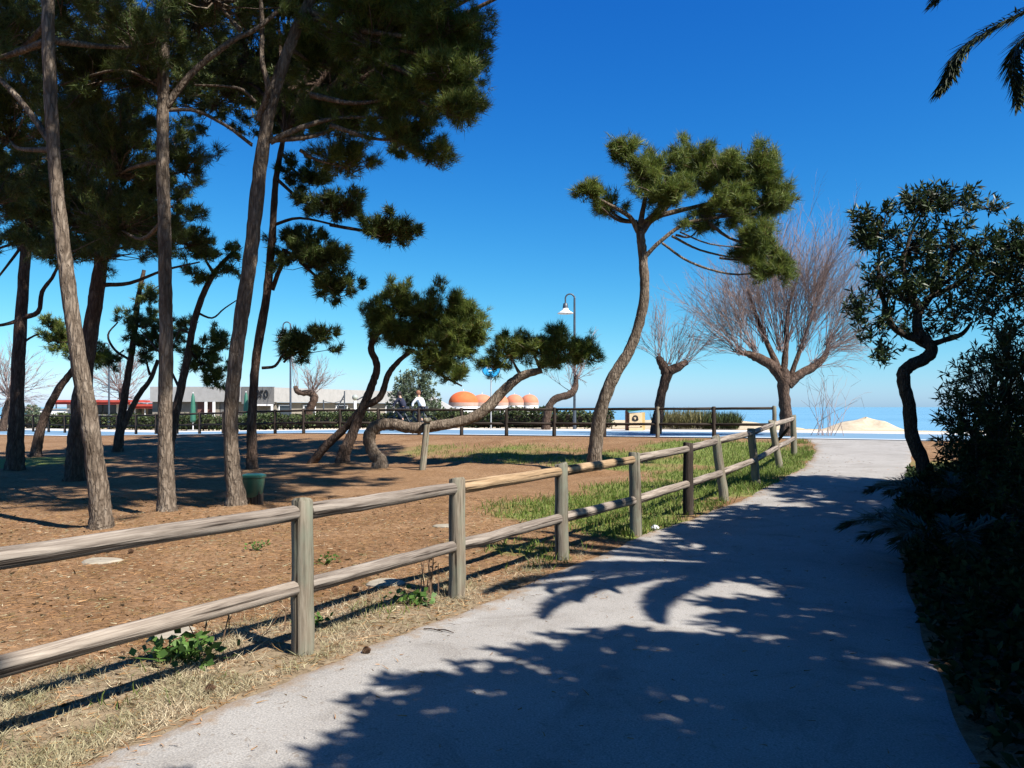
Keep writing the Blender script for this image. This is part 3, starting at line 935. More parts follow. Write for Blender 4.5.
pine('pine_tree', 'slender dark pine curving right, between the straight pine and the big leaning pine', 'pine tree',
     [[(168, 452, 24, .18), (174, 420, 24, .16), (186, 365, 24, .13), (196, 315, 24, .11), (213, 275, 24, .09), (240, 245, 24, .06)]],
     [(200, 355, 24, 22, 24.5, 50, (188, 350, 24, .05)), (222, 340, 14, 16, 24.5, 22, (190, 345, 24, .04)), (210, 378, 20, 10, 24.5, 20, None), (205, 250, 26, 14, 23.6, 36, (213, 272, 24, .05)), (198, 275, 18, 10, 23.6, 18, (210, 275, 24, .04)),
      (232, 262, 16, 12, 23.8, 16, None)],
     24, rs=.85, bk='bark_dark', nd='needle', W=.021, L=.19, tuft=(11, 12),
     limbs=[[(196, 312, 24, .05), (212, 318, 24, .035), (225, 308, 24, .025), (245, 295, 24, .015)], [(192, 335, 24, .04), (180, 330, 24, .03), (174, 345, 24, .02)], [(180, 390, 24, .05), (165, 360, 24.3, .035), (140, 330, 24.6, .02)]])
pine('pine_tree', 'forked pine with a round green crown left of the low crooked pine', 'pine tree',
     [[(343, 462, 21, .24), (350, 440, 21, .21), (360, 415, 21, .18), (372, 385, 21, .155), (377, 366, 21, .14), (371, 348, 21, .13), (378, 333, 21, .12), (395, 326, 21, .08)],
      [(310, 466, 21.6, .19), (325, 447, 21.4, .17), (345, 428, 21.2, .15), (363, 408, 21, .14), (380, 397, 21, .13), (388, 375, 21, .12), (398, 362, 21, .10), (412, 350, 21, .08)]],
     [(382, 318, 18, 24, 21, 67, (377, 335, 21, .06)), (400, 300, 20, 18, 21.2, 54, (385, 330, 21, .05)), (425, 318, 26, 26, 21, 101, (400, 345, 21, .06)), (455, 335, 28, 26, 20.8, 108, (415, 345, 21, .06)),
      (440, 360, 28, 17, 20.8, 67, (412, 350, 21, .05)), (460, 310, 20, 16, 21, 48, (430, 330, 21, .04)), (408, 338, 20, 14, 21, 40, None), (455, 376, 14, 8, 20.8, 18, (440, 368, 20.8, .02)), (474, 332, 12, 18, 20.9, 27, None)],
     21, rs=.66, bk='bark_dark', nd='needle', W=.0145, L=.21, tuft=(12, 16),
     limbs=[[(430, 368, 20.8, .05), (442, 376, 20.8, .04), (462, 386, 20.8, .03)]])
pine('pine_tree', 'low crooked pine lying almost along the ground on a wooden prop', 'pine tree',
     [[(380, 464, 19.6, .17), (375, 455, 19.6, .15), (369, 440, 19.6, .15), (374, 428, 19.6, .15), (390, 424, 19.6, .14), (413, 428, 19.6, .135), (442, 425, 19.7, .13), (469, 419, 19.8, .13), (487, 408, 19.9, .135), (504, 390, 20, .125), (522, 376, 20, .11), (542, 370, 20, .08)]],
     [(510, 350, 26, 14, 20, 46, (520, 374, 20, .05)), (495, 362, 14, 10, 20, 16, None), (535, 345, 22, 14, 20, 36, (540, 368, 20, .05)), (556, 345, 20, 15, 20.2, 40, (542, 368, 20, .05)), (550, 360, 16, 10, 20, 20, None),
      (578, 350, 20, 14, 20.4, 44, (550, 362, 20.2, .04)), (590, 356, 12, 10, 20.4, 16, None), (560, 332, 12, 7, 20.2, 10, (556, 345, 20.2, .02))],
     20, group=None, bk='bark', nd='needle', W=.0145, L=.20, tuft=(10, 15))

# wooden prop of the low pine
A, B = gnd(422, 19.2), P(427.5, 419, 19.45)
t = thing('tree_prop', 'rough wooden post propping up the low crooked pine', 'prop', tuple(A))
log('pole', A - np.array([0, 0, .1]), B, .085, .075, M['post_wood'], t, None, 10)
mbk = MB()
tube(mbk, [P(424, 419, 19.36), P(427.5, 421, 19.36), P(431, 419, 19.36)], [.05, .055, .05], 8, 3)
mbk.build('saddle_block', M['post_wood'], t, tuple(B), smooth=True)


# ------------------------------------------------------------------ bare tamarisks
def bare_tree(label, cat, base, limbs, twigs, group=None, twig_r=.011, bk='bark_tam', name='bare_tree'):
    root = thing(name, label, cat, tuple(base), group)
    tr, tw = MB(), MB()
    for st in limbs:
        tube(tr, [P(*q[:3]) for q in st], [q[3] for q in st], 9, 4, .14)
    for (px, py, Y, dirx, dirz, spread, length, n) in twigs:
        o_ = P(px, py, Y)
        A = np.repeat(o_[None], n, 0) + rng.normal(0, .06, (n, 3))
        D = nrm(np.stack([dirx + rng.normal(0, spread, n), rng.normal(0, spread * .9, n), dirz + rng.normal(0, spread * .7, n)], 1))
        r = np.full(n, twig_r)
        Ls = length * rng.uniform(.45, 1.0, n)
        lvl = [(A, D, Ls, r)]
        for depth in range(3):
            nxt = []
            for (A, D, Ls, r) in lvl:
                m = 5
                P_ = A
                for q in range(m):
                    D2 = nrm(D + rng.normal(0, .08, D.shape) + np.array([0, 0, .02]))
                    Q = P_ + D2 * (Ls / m)[:, None]
                    sticks(tw, P_, Q, r * (1 - q / m * .75), r * (1 - (q + 1) / m * .75))
                    if q >= 1 and depth < 2:
                        kk = 2 if depth == 0 else 1
                        for _ in range(kk):
                            D3 = nrm(D2 + rng.normal(0, .33, D.shape))
                            nxt.append((Q, D3, Ls * (.45 if depth == 0 else .42) * (1 - q / m * .5), r * .55))
                    P_, D = Q, D2
            lvl = nxt
    tr.build('trunk', M[bk], root, tuple(base), smooth=True)
    tw.build('twigs', M['twig'], root, tuple(base))
    return root


BY = 27.0
bare_tree('large bare tamarisk with a fan of purplish twigs at the bend of the fence', 'bare tree', gnd(785, BY),
          [[(786, 440, BY, 0.234), (786, 415, BY, 0.203), (784, 395, BY, 0.195), (784, 378, BY, 0.218), (782, 368, BY, 0.172)],
           [(784, 382, BY, 0.203), (772, 366, BY, 0.187), (758, 358, BY - .3, 0.156), (748, 354, BY - .4, 0.109), (738, 352, BY - .5, 0.062)],
           [(788, 385, BY, 0.172), (800, 374, BY, 0.156), (815, 366, BY + .2, 0.133), (826, 354, BY + .3, 0.094), (828, 344, BY + .3, 0.047)],
           [(780, 372, BY, 0.125), (770, 350, BY, 0.094), (760, 325, BY, 0.062), (748, 290, BY, 0.031)],
           [(784, 370, BY, 0.117), (786, 345, BY, 0.086), (788, 310, BY, 0.055), (800, 270, BY, 0.023)],
           [(790, 378, BY, 0.094), (800, 350, BY, 0.070), (812, 315, BY, 0.047), (820, 280, BY, 0.023)]],
          [(740, 352, BY - .5, -.35, 1, .42, 2.9, 37), (756, 352, BY - .3, -.5, 1, .3, 3.0, 37), (765, 340, BY, -.35, 1, .28, 3.5, 43), (780, 350, BY, -.1, 1, .25, 4.8, 43),
           (788, 340, BY, .15, 1, .25, 3.7, 49), (800, 350, BY, .35, 1, .25, 3.8, 49), (812, 320, BY, .15, 1, .25, 2.9, 37), (827, 344, BY + .3, .5, 1, .38, 3.2, 40), (828, 348, BY + .3, .9, .25, .35, 1.8, 23),
           (812, 366, BY + .2, .8, .6, .4, 2.2, 23), (745, 354, BY - .4, -.9, .5, .3, 2.2, 17)], twig_r=.011)
b2 = bare_tree('small bare tamarisk with two stubby arms behind the far fence', 'bare tree', gnd(657, 30),
               [[(655, 437, 30, .22), (659, 410, 30, .19), (662, 392, 30, .18), (667, 374, 30, .2), (668, 366, 30, .16)],
                [(667, 374, 30, .2), (662, 364, 30, .17), (658, 357, 29.9, .1)], [(668, 372, 30, .2), (678, 367, 30.1, .16), (687, 362, 30.2, .1)]],
               [(659, 358, 29.9, -.3, 1, .5, 1.9, 16), (687, 362, 30.2, .6, .7, .5, 1.5, 14), (668, 366, 30, .3, 1, .35, 2.4, 14), (676, 366, 30, .2, .8, .4, 1.2, 10)], twig_r=.012)
bare_tree('crooked pollarded bare tree with reddish twigs by the street lamp near the pines', 'bare tree', gnd(545, 36.5),
          [[(546, 430, 36.5, .2), (548, 410, 36.5, .18), (555, 399, 36.5, .17), (568, 395, 36.5, .17), (575, 388, 36.6, .15), (576, 376, 36.6, .1)]],
          [(576, 378, 36.6, .4, .8, .5, 2.0, 16), (572, 390, 36.6, -.6, .5, .4, 1.6, 5)], twig_r=.02)
bare_tree('hooked pollarded bare tree in front of the long low building', 'bare tree', gnd(311, 49.5),
          [[(309, 425, 49.5, .26), (309, 412, 49.5, .24), (313, 402, 49.5, .24), (314, 396, 49.5, .24), (309, 393, 49.5, .2), (302, 393, 49.4, .18), (297, 391, 49.4, .16), (295, 386, 49.4, .12)]],
          [(313, 394, 49.5, .1, 1, .45, 2.2, 18), (296, 387, 49.4, -.1, 1, .2, 3.0, 4), (310, 392, 49.5, .2, 1, .6, 1.2, 10)], twig_r=.024)
bare_tree('bare twiggy tree glimpsed between the middle pines, behind the dark lamp post', 'bare tree', gnd(122, 62),
          [[(122, 425, 62, .3), (122, 400, 62, .24), (121, 388, 62, .16)]], [(121, 392, 62, 0, 1, .8, 3.6, 40), (121, 400, 62, .2, .8, 1.0, 2.6, 24)], twig_r=.03, group=None)
bare_tree('bare twiggy tree at the very left edge beyond the dark pine', 'bare tree', gnd(3, 48),
          [[(1, 440, 48, .26), (5, 415, 48, .2), (10, 397, 48, .16), (12, 385, 48, .1)]], [(8, 395, 48, -.2, 1, .8, 3.4, 34), (10, 400, 48, .4, .6, .8, 2.0, 16)], twig_r=.026)
# sparse leafless bush at the foot of the big tamarisk
o_ = gnd(826, 27.5)
t = thing('bare_bush', 'thin leafless bush at the path end beside the big tamarisk', 'bush', tuple(o_))
tw = MB()
n = 16
A = np.repeat(o_[None], n, 0) + rng.normal(0, .25, (n, 3)) * [1, 1, 0]
D = nrm(np.stack([rng.normal(.1, .35, n), rng.normal(0, .3, n), np.ones(n)], 1))
for q in range(4):
    B = A + D * .55
    sticks(tw, A, B, .012 - .0025 * q, .010 - .0025 * q)
    D2 = nrm(D + rng.normal(0, .25, D.shape))
    sticks(tw, B, B + nrm(D + rng.normal(0, .4, D.shape)) * .4, .006, .003)
    A, D = B, D2
tw.build('twigs', M['twig'], t, tuple(o_))


# ------------------------------------------------------------------ broadleaf things
def leafy(mb, stems, base, blobs, L, W, whorl, n_tip, tr=.008, up=.4):
    """blobs: (centre, radii, number of twig ends); every twig end carries a whorl of leaves"""
    for c, rad, n in blobs:
        c, rad = np.asarray(c, float), np.asarray(rad, float)
        u = nrm(rng.normal(0, 1, (n, 3)))
        r = rng.uniform(.35, 1.0, (n, 1)) ** .6
        pts = c + u * r * rad
        root = c + (pts - c) * .2 - np.array([0, 0, rad[2] * .35])
        mid = (pts + root) / 2 + rng.normal(0, .03, (n, 3))
        sticks(stems, root, mid, tr, tr * .8)
        sticks(stems, mid, pts, tr * .8, tr * .45)
        ax = nrm(pts - mid + np.array([0, 0, .12]))
        for q in range(n_tip):
            back = pts - ax * (q * L * .55)
            C = np.repeat(back, whorl, 0) + rng.normal(0, L * .06, (n * whorl, 3))
            D = np.repeat(ax, whorl, 0) * (.35 + up * .5) + rng.normal(0, .6, (n * whorl, 3))
            leaves(mb, C, D, L, W)


OY = 13.0
base = gnd(927, OY)
t = thing('oleander_tree', 'dark small tree with a twisted trunk and lance leaves on the right of the path', 'tree', tuple(base))
tr, cr = MB(), MB()
tube(tr, [base - [0, 0, .1], P(928, 485, OY), P(922, 460, OY), P(912, 436, OY), P(909, 405, OY), P(904, 384, OY), P(904, 373, OY), P(911, 365, OY), P(922, 360, OY), P(930, 354, OY), P(931, 347, OY), P(926, 341, OY), P(920, 335, OY), P(917, 323, OY), P(919, 308, OY)],
     [.14, .125, .115, .105, .10, .10, .105, .10, .10, .10, .095, .09, .09, .08, .065], 9, 4, .1)
for st in ([(921, 340, .075), (905, 335, .06), (892, 325, .05), (885, 305, .04), (878, 280, .03), (880, 240, .02)], [(919, 310, .06), (908, 290, .045), (903, 260, .035), (908, 245, .02)], [(919, 312, .06), (935, 290, .045), (950, 262, .03), (952, 240, .02)],
           [(924, 300, .05), (955, 285, .04), (975, 268, .03), (1000, 250, .02)], [(930, 345, .05), (945, 340, .045), (962, 334, .04), (972, 322, .02)], [(905, 300, .03), (890, 285, .025), (872, 265, .015)], [(918, 325, .05), (918, 340, .06), (925, 345, .06)],
           [(935, 292, .03), (968, 262, .025), (990, 235, .015), (1010, 232, .01)], [(903, 262, .03), (915, 225, .02), (935, 200, .012)]):
    tube(tr, [P(q[0], q[1], OY + rng.normal(0, .12)) for q in st], [q[2] for q in st], 6, 4, .1)


def pb(px, py, rx, ry, n, Y=OY, dy=.0):
    return (P(px, py, Y + dy), (rx / F * Y, max(rx, ry) / F * Y * .8, ry / F * Y), n)


leafy(cr, tr, base, [pb(925, 200, 32, 16, 44), pb(955, 200, 34, 14, 30), pb(880, 225, 24, 22, 34), pb(862, 238, 16, 12, 16), pb(905, 240, 34, 26, 56), pb(945, 240, 30, 26, 44), pb(985, 250, 34, 22, 42), pb(1008, 260, 24, 24, 40), pb(1030, 270, 30, 40, 40),
                     pb(880, 270, 22, 20, 30), pb(905, 285, 30, 22, 44), pb(955, 275, 36, 22, 46), pb(860, 305, 16, 20, 24), pb(872, 330, 16, 14, 14), pb(895, 320, 24, 14, 20), pb(885, 350, 22, 12, 18), pb(955, 310, 36, 16, 30), pb(992, 300, 26, 20, 26), pb(935, 330, 26, 12, 14), pb(990, 205, 20, 8, 10), pb(1015, 240, 22, 18, 30), pb(1026, 300, 22, 26, 16), pb(1005, 330, 20, 14, 8), pb(925, 260, 24, 20, 30), pb(1010, 285, 30, 30, 20), pb(980, 275, 30, 24, 18), pb(1025, 245, 24, 24, 20), pb(860, 215, 12, 10, 14), pb(940, 195, 40, 12, 24), pb(1000, 320, 26, 20, 10), pb(925, 300, 40, 24, 26)],
      .15, .032, 7, 2, .007)
tr.build('trunk', M['bark_ole'], t, tuple(base), smooth=True)
cr.build('crown', M['oleander'], t, tuple(base))


def bush(label, base, blobs, L, W, whorl, ntip, m='shrub', group=None, name='shrub', cat='shrub'):
    t = thing(name, label, cat, tuple(base), group)
    st, cr = MB(), MB()
    for c, rad, n in blobs:
        for q in range(3):
            tube(st, [np.asarray(base) + rng.normal(0, .1, 3) * [1, 1, 0], (np.asarray(base) + c) / 2 + rng.normal(0, .12, 3), np.asarray(c) + rng.normal(0, .1, 3)], [.03, .022, .012], 5, 3)
    leafy(cr, st, base, blobs, L, W, whorl, ntip)
    st.build('stems', M['bark_ole'], t, tuple(base), smooth=True)
    cr.build('foliage', M[m], t, tuple(base))
    return t


def G(x, y, z=0): return np.array([x, y, H(x, y) + z])


bush('tall dark oleander bush standing right of the twisted tree', G(7.6, 12.6), [(G(7.6, 12.6, .8), (.95, .9, .8), 150), (G(7.5, 12.5, 1.7), (.75, .7, .75), 130), (G(7.75, 12.6, 2.25), (.4, .4, .5), 50), (G(8.3, 12.4, 1.5), (.6, .7, .9), 90), (G(8.0, 12.8, 2.0), (.4, .4, .5), 40), (G(7.0, 12.3, 1.2), (.5, .5, .7), 60)], .16, .026, 7, 2, 'oleander')
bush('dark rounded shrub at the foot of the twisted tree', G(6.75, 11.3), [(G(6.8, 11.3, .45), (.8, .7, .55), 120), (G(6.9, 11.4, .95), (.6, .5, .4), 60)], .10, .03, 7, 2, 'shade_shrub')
bush('low shrub darkened for shade at the right edge of the path', G(5.6, 8.7), [(G(5.7, 8.7, .4), (.85, .8, .55), 130), (G(6.3, 9.2, .8), (.8, .7, .6), 100)], .10, .03, 7, 2, 'shade_shrub')
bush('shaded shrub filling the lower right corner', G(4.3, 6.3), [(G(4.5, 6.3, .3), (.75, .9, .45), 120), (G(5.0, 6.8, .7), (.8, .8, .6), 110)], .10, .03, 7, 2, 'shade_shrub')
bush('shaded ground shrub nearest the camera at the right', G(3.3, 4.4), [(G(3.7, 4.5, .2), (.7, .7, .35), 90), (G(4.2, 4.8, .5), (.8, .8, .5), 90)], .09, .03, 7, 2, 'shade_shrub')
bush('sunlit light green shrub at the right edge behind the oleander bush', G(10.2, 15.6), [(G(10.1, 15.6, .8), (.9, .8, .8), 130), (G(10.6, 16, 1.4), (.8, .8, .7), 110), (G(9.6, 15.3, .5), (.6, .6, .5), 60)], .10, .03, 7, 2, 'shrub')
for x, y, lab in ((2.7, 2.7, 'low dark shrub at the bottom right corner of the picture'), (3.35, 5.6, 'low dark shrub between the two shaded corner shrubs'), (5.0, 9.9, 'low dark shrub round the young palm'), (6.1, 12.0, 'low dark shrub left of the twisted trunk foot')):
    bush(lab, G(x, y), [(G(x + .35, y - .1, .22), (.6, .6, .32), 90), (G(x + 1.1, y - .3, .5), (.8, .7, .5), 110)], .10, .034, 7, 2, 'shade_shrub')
# shrubs further right, out of view, added to shade the path
for x, y, h, lab in ((8.3, 9.3, 4.4, 'unseen tall shading oleander right of the path beside the bushes'), (7.2, 7.0, 4.2, 'unseen tall shading oleander at the right beside the palm'), (9.9, 11.6, 4.3, 'unseen tall shading oleander behind the dark oleander bush')):
    bush(lab, G(x, y), [(G(x, y, h * .35), (1.1, 1.0, h * .36), 170), (G(x - .2, y + .2, h * .72), (1.2, 1.1, h * .28), 190), (G(x + .5, y - .4, h * .6), (1.0, 1.0, h * .3), 130)], .17, .034, 7, 2, 'oleander', 'tall oleanders right of the path', 'oleander_bush', 'shrub')


# ------------------------------------------------------------------ palms
def frond(mb, rb, root, direction, length, droop, leaf=.38, n=46, lw=.022, rise=.35, ctrl=None):
    """a feather leaf: curved rachis with two rows of narrow leaflets"""
    d = nrm(np.array([direction[0], direction[1], 0.0]))
    side = np.array([-d[1], d[0], 0])
    t = np.linspace(0, 1, 14)
    pts = root + np.outer(t * length * (1 - .18 * t), d) + np.outer(length * (rise * t - droop * t ** 2), [0, 0, 1])
    if ctrl is not None:
        p_, _ = smoothpath(ctrl, [1] * len(ctrl), 6)
        pts = np.stack([np.interp(t, np.linspace(0, 1, len(p_)), p_[:, q]) for q in range(3)], 1)
        d = nrm((pts[-1] - pts[0]) * [1, 1, 0])
        side = np.array([-d[1], d[0], 0])
    tube(rb, pts, np.interp(t, [0, 1], [.022, .004]), 5, 1)
    T = nrm(np.gradient(pts, axis=0))
    ts = np.linspace(.10, 1, n)
    C = np.stack([np.interp(ts, t, pts[:, q]) for q in range(3)], 1)
    TT = nrm(np.stack([np.interp(ts, t, T[:, q]) for q in range(3)], 1))
    for sgn in (-1, 1):
        for rep in range(2):
            upv = np.cross(TT, side)
            D = TT * 1.0 + sgn * side * (.62 + rng.normal(0, .12, (n, 1))) + (.35 - rep * .45) * np.abs(upv) + rng.normal(0, .1, (n, 3))
            l = leaf * (.45 + .75 * np.sin(np.pi * np.clip(ts * .82 + .12, 0, 1)))[:, None]
            u = nrm(np.cross(nrm(D), [0, 0, 1.0]))
            Cc = C + rng.normal(0, .01, (n, 3))
            tip = Cc + nrm(D) * l + np.array([0, 0, -.12]) * l
            midp = Cc + nrm(D) * l * .45
            V = np.stack([Cc, midp + u * lw / 2, tip, midp - u * lw / 2], 1)
            mb.add(V, np.arange(4 * n).reshape(-1, 4))


def palm(label, base, hgt, fr, leaf, lean=(0, 0), trunk_r=.2, name='palm_tree', group=None):
    base = np.asarray(base, float)
    t = thing(name, label, 'palm tree', tuple(base), group)
    top = base + np.array([lean[0], lean[1], hgt])
    if hgt > .6:
        tb = MB()
        tube(tb, [base - [0, 0, .1], base + (top - base) * .3, base + (top - base) * .7, top], [trunk_r * 1.25, trunk_r, trunk_r * .95, trunk_r * 1.2], 12, 6, .12)
        tb.build('trunk', M['bark_palm'], t, tuple(base), smooth=True)
    for fd in fr:
        if len(fd) == 3:
            lm = MB()
            frond(lm, lm, top, (1, 0), 1, 0, .14, n=210, lw=.012, ctrl=[top] + [np.array(q) for q in fd[:2]])
            lm.build('frond', M['palm'], t, tuple(base))
            continue
        az, length, rise, droop = fd
        q_ = np.linspace(.3, 1, 8)
        d_ = np.array([math.cos(math.radians(az)), math.sin(math.radians(az))])
        xy = top[:2] + np.outer(q_ * length * (1 - .18 * q_), d_)
        zz = top[2] + length * (rise * q_ - droop * q_ ** 2)
        if hgt > 1 and np.any((xy[:, 1] > .3) & (np.abs(xy[:, 0] / np.maximum(xy[:, 1], .3)) < .70) & ((zz - EZ) / np.maximum(xy[:, 1], .3) < .58)):
            rise, droop = rise + .35, droop - .2
            zz = top[2] + length * (rise * q_ - droop * q_ ** 2)
            if np.any((xy[:, 1] > .3) & (np.abs(xy[:, 0] / np.maximum(xy[:, 1], .3)) < .70) & ((zz - EZ) / np.maximum(xy[:, 1], .3) < .56)):
                continue
        lm, rb = MB(), MB()
        d = (math.cos(math.radians(az)), math.sin(math.radians(az)))
        frond(lm, lm, top, d, length, droop, leaf, n=int(30 + (34 if hgt > 1 else 12) * length), rise=rise, lw=.03 if hgt > 1 else .02)
        lm.build('frond', M['palm'], t, tuple(base))
    return t


fr = [(az, ln, .42, .55) for az, ln in ((193, 3.9), (165, 3.0), (181, 2.75), (205, 3.1), (210, 3.75), (134, 2.6), (150, 2.7), (225, 3.0))]
fr += [(az + rng.normal(0, 5), 2.8 + rng.normal(0, .2), .42 + rng.normal(0, .08), .55 + rng.normal(0, .08)) for az in np.arange(245, 480, 20)]
fr += [(az + rng.normal(0, 6), 2.3, .85, .5) for az in np.arange(10, 360, 60)]
fr += [((3.2, 5.05, 4.08), (2.67, 5.0, 3.58), 0), ((3.6, 5.35, 4.2), (3.2, 5.05, 3.52), 0), ((3.3, 4.7, 4.7), (2.62, 4.95, 4.12), 0)]
palm('palm at the upper right whose feathery frond tips hang into the sky', G(6.0, 5.15), 5.25, fr, .2, trunk_r=.22)
palm('young low palm beside the path below the twisted tree', G(5.35, 9.7), .25, [(az, 1.15 + rng.normal(0, .1), .75, .55) for az in (120, 150, 175, 205, 235, 270, 60, 20)], .22, name='young_palm')
palm('young low palm in the deep shade at the lower right', G(4.15, 7.6), .2, [(az, 1.1 + rng.normal(0, .1), .7, .55) for az in (110, 150, 180, 215, 250, 60, 20)], .22, name='young_palm')

# broad tree behind the photographer's right shoulder: its crown shades the foreground
base = G(6.3, .2)
t = thing('shade_tree', 'broad leafy tree at the right whose crown shades the path in the foreground', 'tree', tuple(base))
tr, cr = MB(), MB()
tube(tr, [base - [0, 0, .1], base + [0, 0, 1.5], base + [-.3, .1, 3], base + [-.6, .3, 4.6]], [.24, .19, .16, .1], 10, 4, .1)
bl = [((4.3, 1.2, 5.2), (1.5, 1.5, .9), 330), ((5.6, 0.2, 5.8), (1.8, 1.8, 1.1), 330), ((3.0, 1.6, 4.8), (.75, .8, .5), 110), ((3.8, .0, 5.2), (1.3, 1.2, .8), 200), ((6.0, 2.0, 5.2), (1.4, 1.3, .9), 240), ((2.9, .6, 4.9), (.8, .7, .5), 100), ((2.0, .5, 4.7), (.5, .45, .35), 46), ((4.3, 2.5, 5.0), (.8, .65, .5), 100), ((5.0, -1.3, 5.4), (1.6, 1.3, .9), 200)]
bl = [((c[0] - (.4 if c[0] < 2.5 else .0), c[1], c[2]), r, n) for c, r, n in bl]
bl = [(c, r, int(n * 1.3)) for c, r, n in bl]
for c, rad, n in bl:
    tube(tr, [base + [-.3, .1, 3], (base + [-.3, .1, 3] + np.array(c)) / 2 + [0, 0, -.2], np.array(c)], [.07, .05, .02], 6, 4)
leafy(cr, tr, base, bl, .16, .07, 8, 2, .007)
tr.build('trunk', M['bark_ole'], t, tuple(base), smooth=True)
cr.build('crown', M['shrub'], t, tuple(base))


def added_shade_tree(label, x, y, h, bl, leaf=.26):  # trees out of view, added to block skylight and cast shade
    base = G(x, y)
    t = thing('added_shade_tree', label, 'tree', tuple(base), 'unseen leafy trees added to block light')
    tr, cr = MB(), MB()
    tube(tr, [base - [0, 0, .1], base + [.05, 0, h * .3], base + [-.1, .1, h * .6], base + [0, 0, h * .85]], [.22, .18, .14, .07], 9, 4, .1)
    for c, rad, n in bl:
        tube(tr, [base + [0, 0, h * .5], (base + [0, 0, h * .5] + np.array(c)) / 2 + [0, 0, -.15], np.array(c)], [.06, .045, .02], 6, 3)
    leafy(cr, tr, base, bl, leaf, leaf * .42, 8, 2, .008)
    tr.build('trunk', M['bark_ole'], t, tuple(base), smooth=True)
    cr.build('crown', M['shrub'], t, tuple(base))


added_shade_tree('unseen leafy tree added for shade at the far right beside the dark oleander bush', 10.4, 9.9, 6.2, [((10.2, 10.1, 6.0), (1.5, 1.4, 1.1), 200), ((10.8, 9.2, 5.2), (1.4, 1.3, 1.0), 160), ((11.8, 10.3, 5.6), (1.4, 1.4, 1.2), 160)])
added_shade_tree('unseen leafy tree added for shade at the right between the palm and the oleanders', 9.2, 6.2, 7, [((9.0, 6.2, 6.4), (1.9, 1.9, 1.3), 260), ((9.8, 5.0, 5.5), (1.8, 1.8, 1.2), 220), ((10.8, 7.2, 6.0), (1.9, 1.9, 1.3), 240), ((8.4, 4.0, 6.2), (1.6, 1.6, 1.2), 200)])
added_shade_tree('unseen leafy tree added for shade between the palm and the shade tree', 7.6, 4.6, 6.5, [((6.7, 4.6, 5.5), (1.3, 1.2, .9), 190), ((6.3, 6.7, 5.2), (1.1, 1.2, .8), 170), ((7.4, 7.6, 5.6), (1.3, 1.3, .9), 190), ((6.0, 3.1, 5.3), (1.0, 1.0, .8), 150), ((8.0, 5.8, 6.0), (1.4, 1.3, .9), 190)], .2)
added_shade_tree('unseen leafy tree added to block skylight behind the right shoulder of the photographer', 6.0, -5.0, 8, [((6, -5, 7.5), (3.2, 2.8, 1.6), 330), ((3, -4.2, 7.2), (2.6, 2.4, 1.4), 280), ((9, -3.2, 7.2), (2.8, 2.6, 1.5), 280), ((7.5, -1.5, 7.4), (2.2, 1.8, 1.2), 200)], .34)
added_shade_tree('unseen leafy tree added to block skylight just left of the photographer above the frame', -3.0, -1.2, 8, [((-2.6, .2, 7.6), (2.0, 1.7, 1.2), 260), ((-4.8, -.4, 7.4), (2.2, 2.0, 1.4), 240), ((-.6, -1.8, 7.8), (2.0, 1.6, 1.2), 240), ((2.2, -2.4, 8.2), (2.4, 1.8, 1.3), 260)], .3)
added_shade_tree('unseen tall leafy tree added for shade at the right beyond the tall oleanders', 12.5, 8.0, 9, [((12.2, 8.0, 8.5), (2.6, 2.4, 1.6), 300), ((10.2, 4.2, 8.4), (2.6, 2.2, 1.6), 300), ((13.5, 4.0, 7.5), (3.0, 3.0, 2.0), 300), ((10.4, 1.0, 8.6), (2.4, 2.0, 1.4), 280)], .32)
added_shade_tree('unseen leafy tree added to block skylight behind the left shoulder of the photographer', -4.5, -7.0, 8, [((-4.5, -7, 7.5), (3.4, 2.8, 1.6), 330), ((-1.2, -5.6, 7.4), (2.8, 2.4, 1.4), 280), ((-7.5, -6.6, 7), (2.6, 2.4, 1.5), 240), ((1.5, -8.2, 7.2), (2.8, 2.4, 1.4), 240)], .34)


# ------------------------------------------------------------------ hedge and things beyond the track
def hedge(label, s0, s1, d, hgt, depth, n, m='hedge', name='hedge'):
    smid = (s0 + s1) / 2
    bx, by = P0 + SD * smid + ND * d
    base = (bx, by, float(zf(smid)))
    ss = rng.uniform(s0, s1, n)
    dd = d + rng.uniform(-depth / 2, depth / 2, n)
    hh = rng.uniform(.05, 1, n) ** .75
    top = hgt * (1 + .12 * np.sin(ss * 1.1) + .08 * np.sin(ss * 3.7 + 1))
    X, Y = P0[0] + SD[0] * ss + ND[0] * dd, P0[1] + SD[1] * ss + ND[1] * dd
    C = np.stack([X, Y, zf(ss) + hh * top], 1)
    t = thing(name, label, 'hedge', base)
    mb = MB()
    leaves(mb, C, rng.normal(0, 1, (n, 3)) + [0, -.3, .5], .17, .10)
    mb.build('foliage', M[m], t, base)
    st = MB()
    q = np.arange(s0, s1, .45)
    X, Y = P0[0] + SD[0] * q + ND[0] * d, P0[1] + SD[1] * q + ND[1] * d
    A = np.stack([X, Y, zf(q)], 1)
    sticks(st, A, A + np.array([0, 0, hgt * .8]) + rng.normal(0, .1, A.shape), .03, .015)
    # dense inner body of the hedge
    q = np.arange(s0 + .1, s1, 1.0)
    pts = np.stack([P0[0] + SD[0] * q + ND[0] * d, P0[1] + SD[1] * q + ND[1] * d, zf(q) + hgt * .45], 1)
    tube(st, pts, np.full(len(q), hgt * .36), 8, 1, .15)
    st.build('stems', M['bark_ole'], t, base)
    return t


hedge('long clipped dark green hedge lining the far side of the track', 8.6, 52, -9.9, .9, .9, 26000)
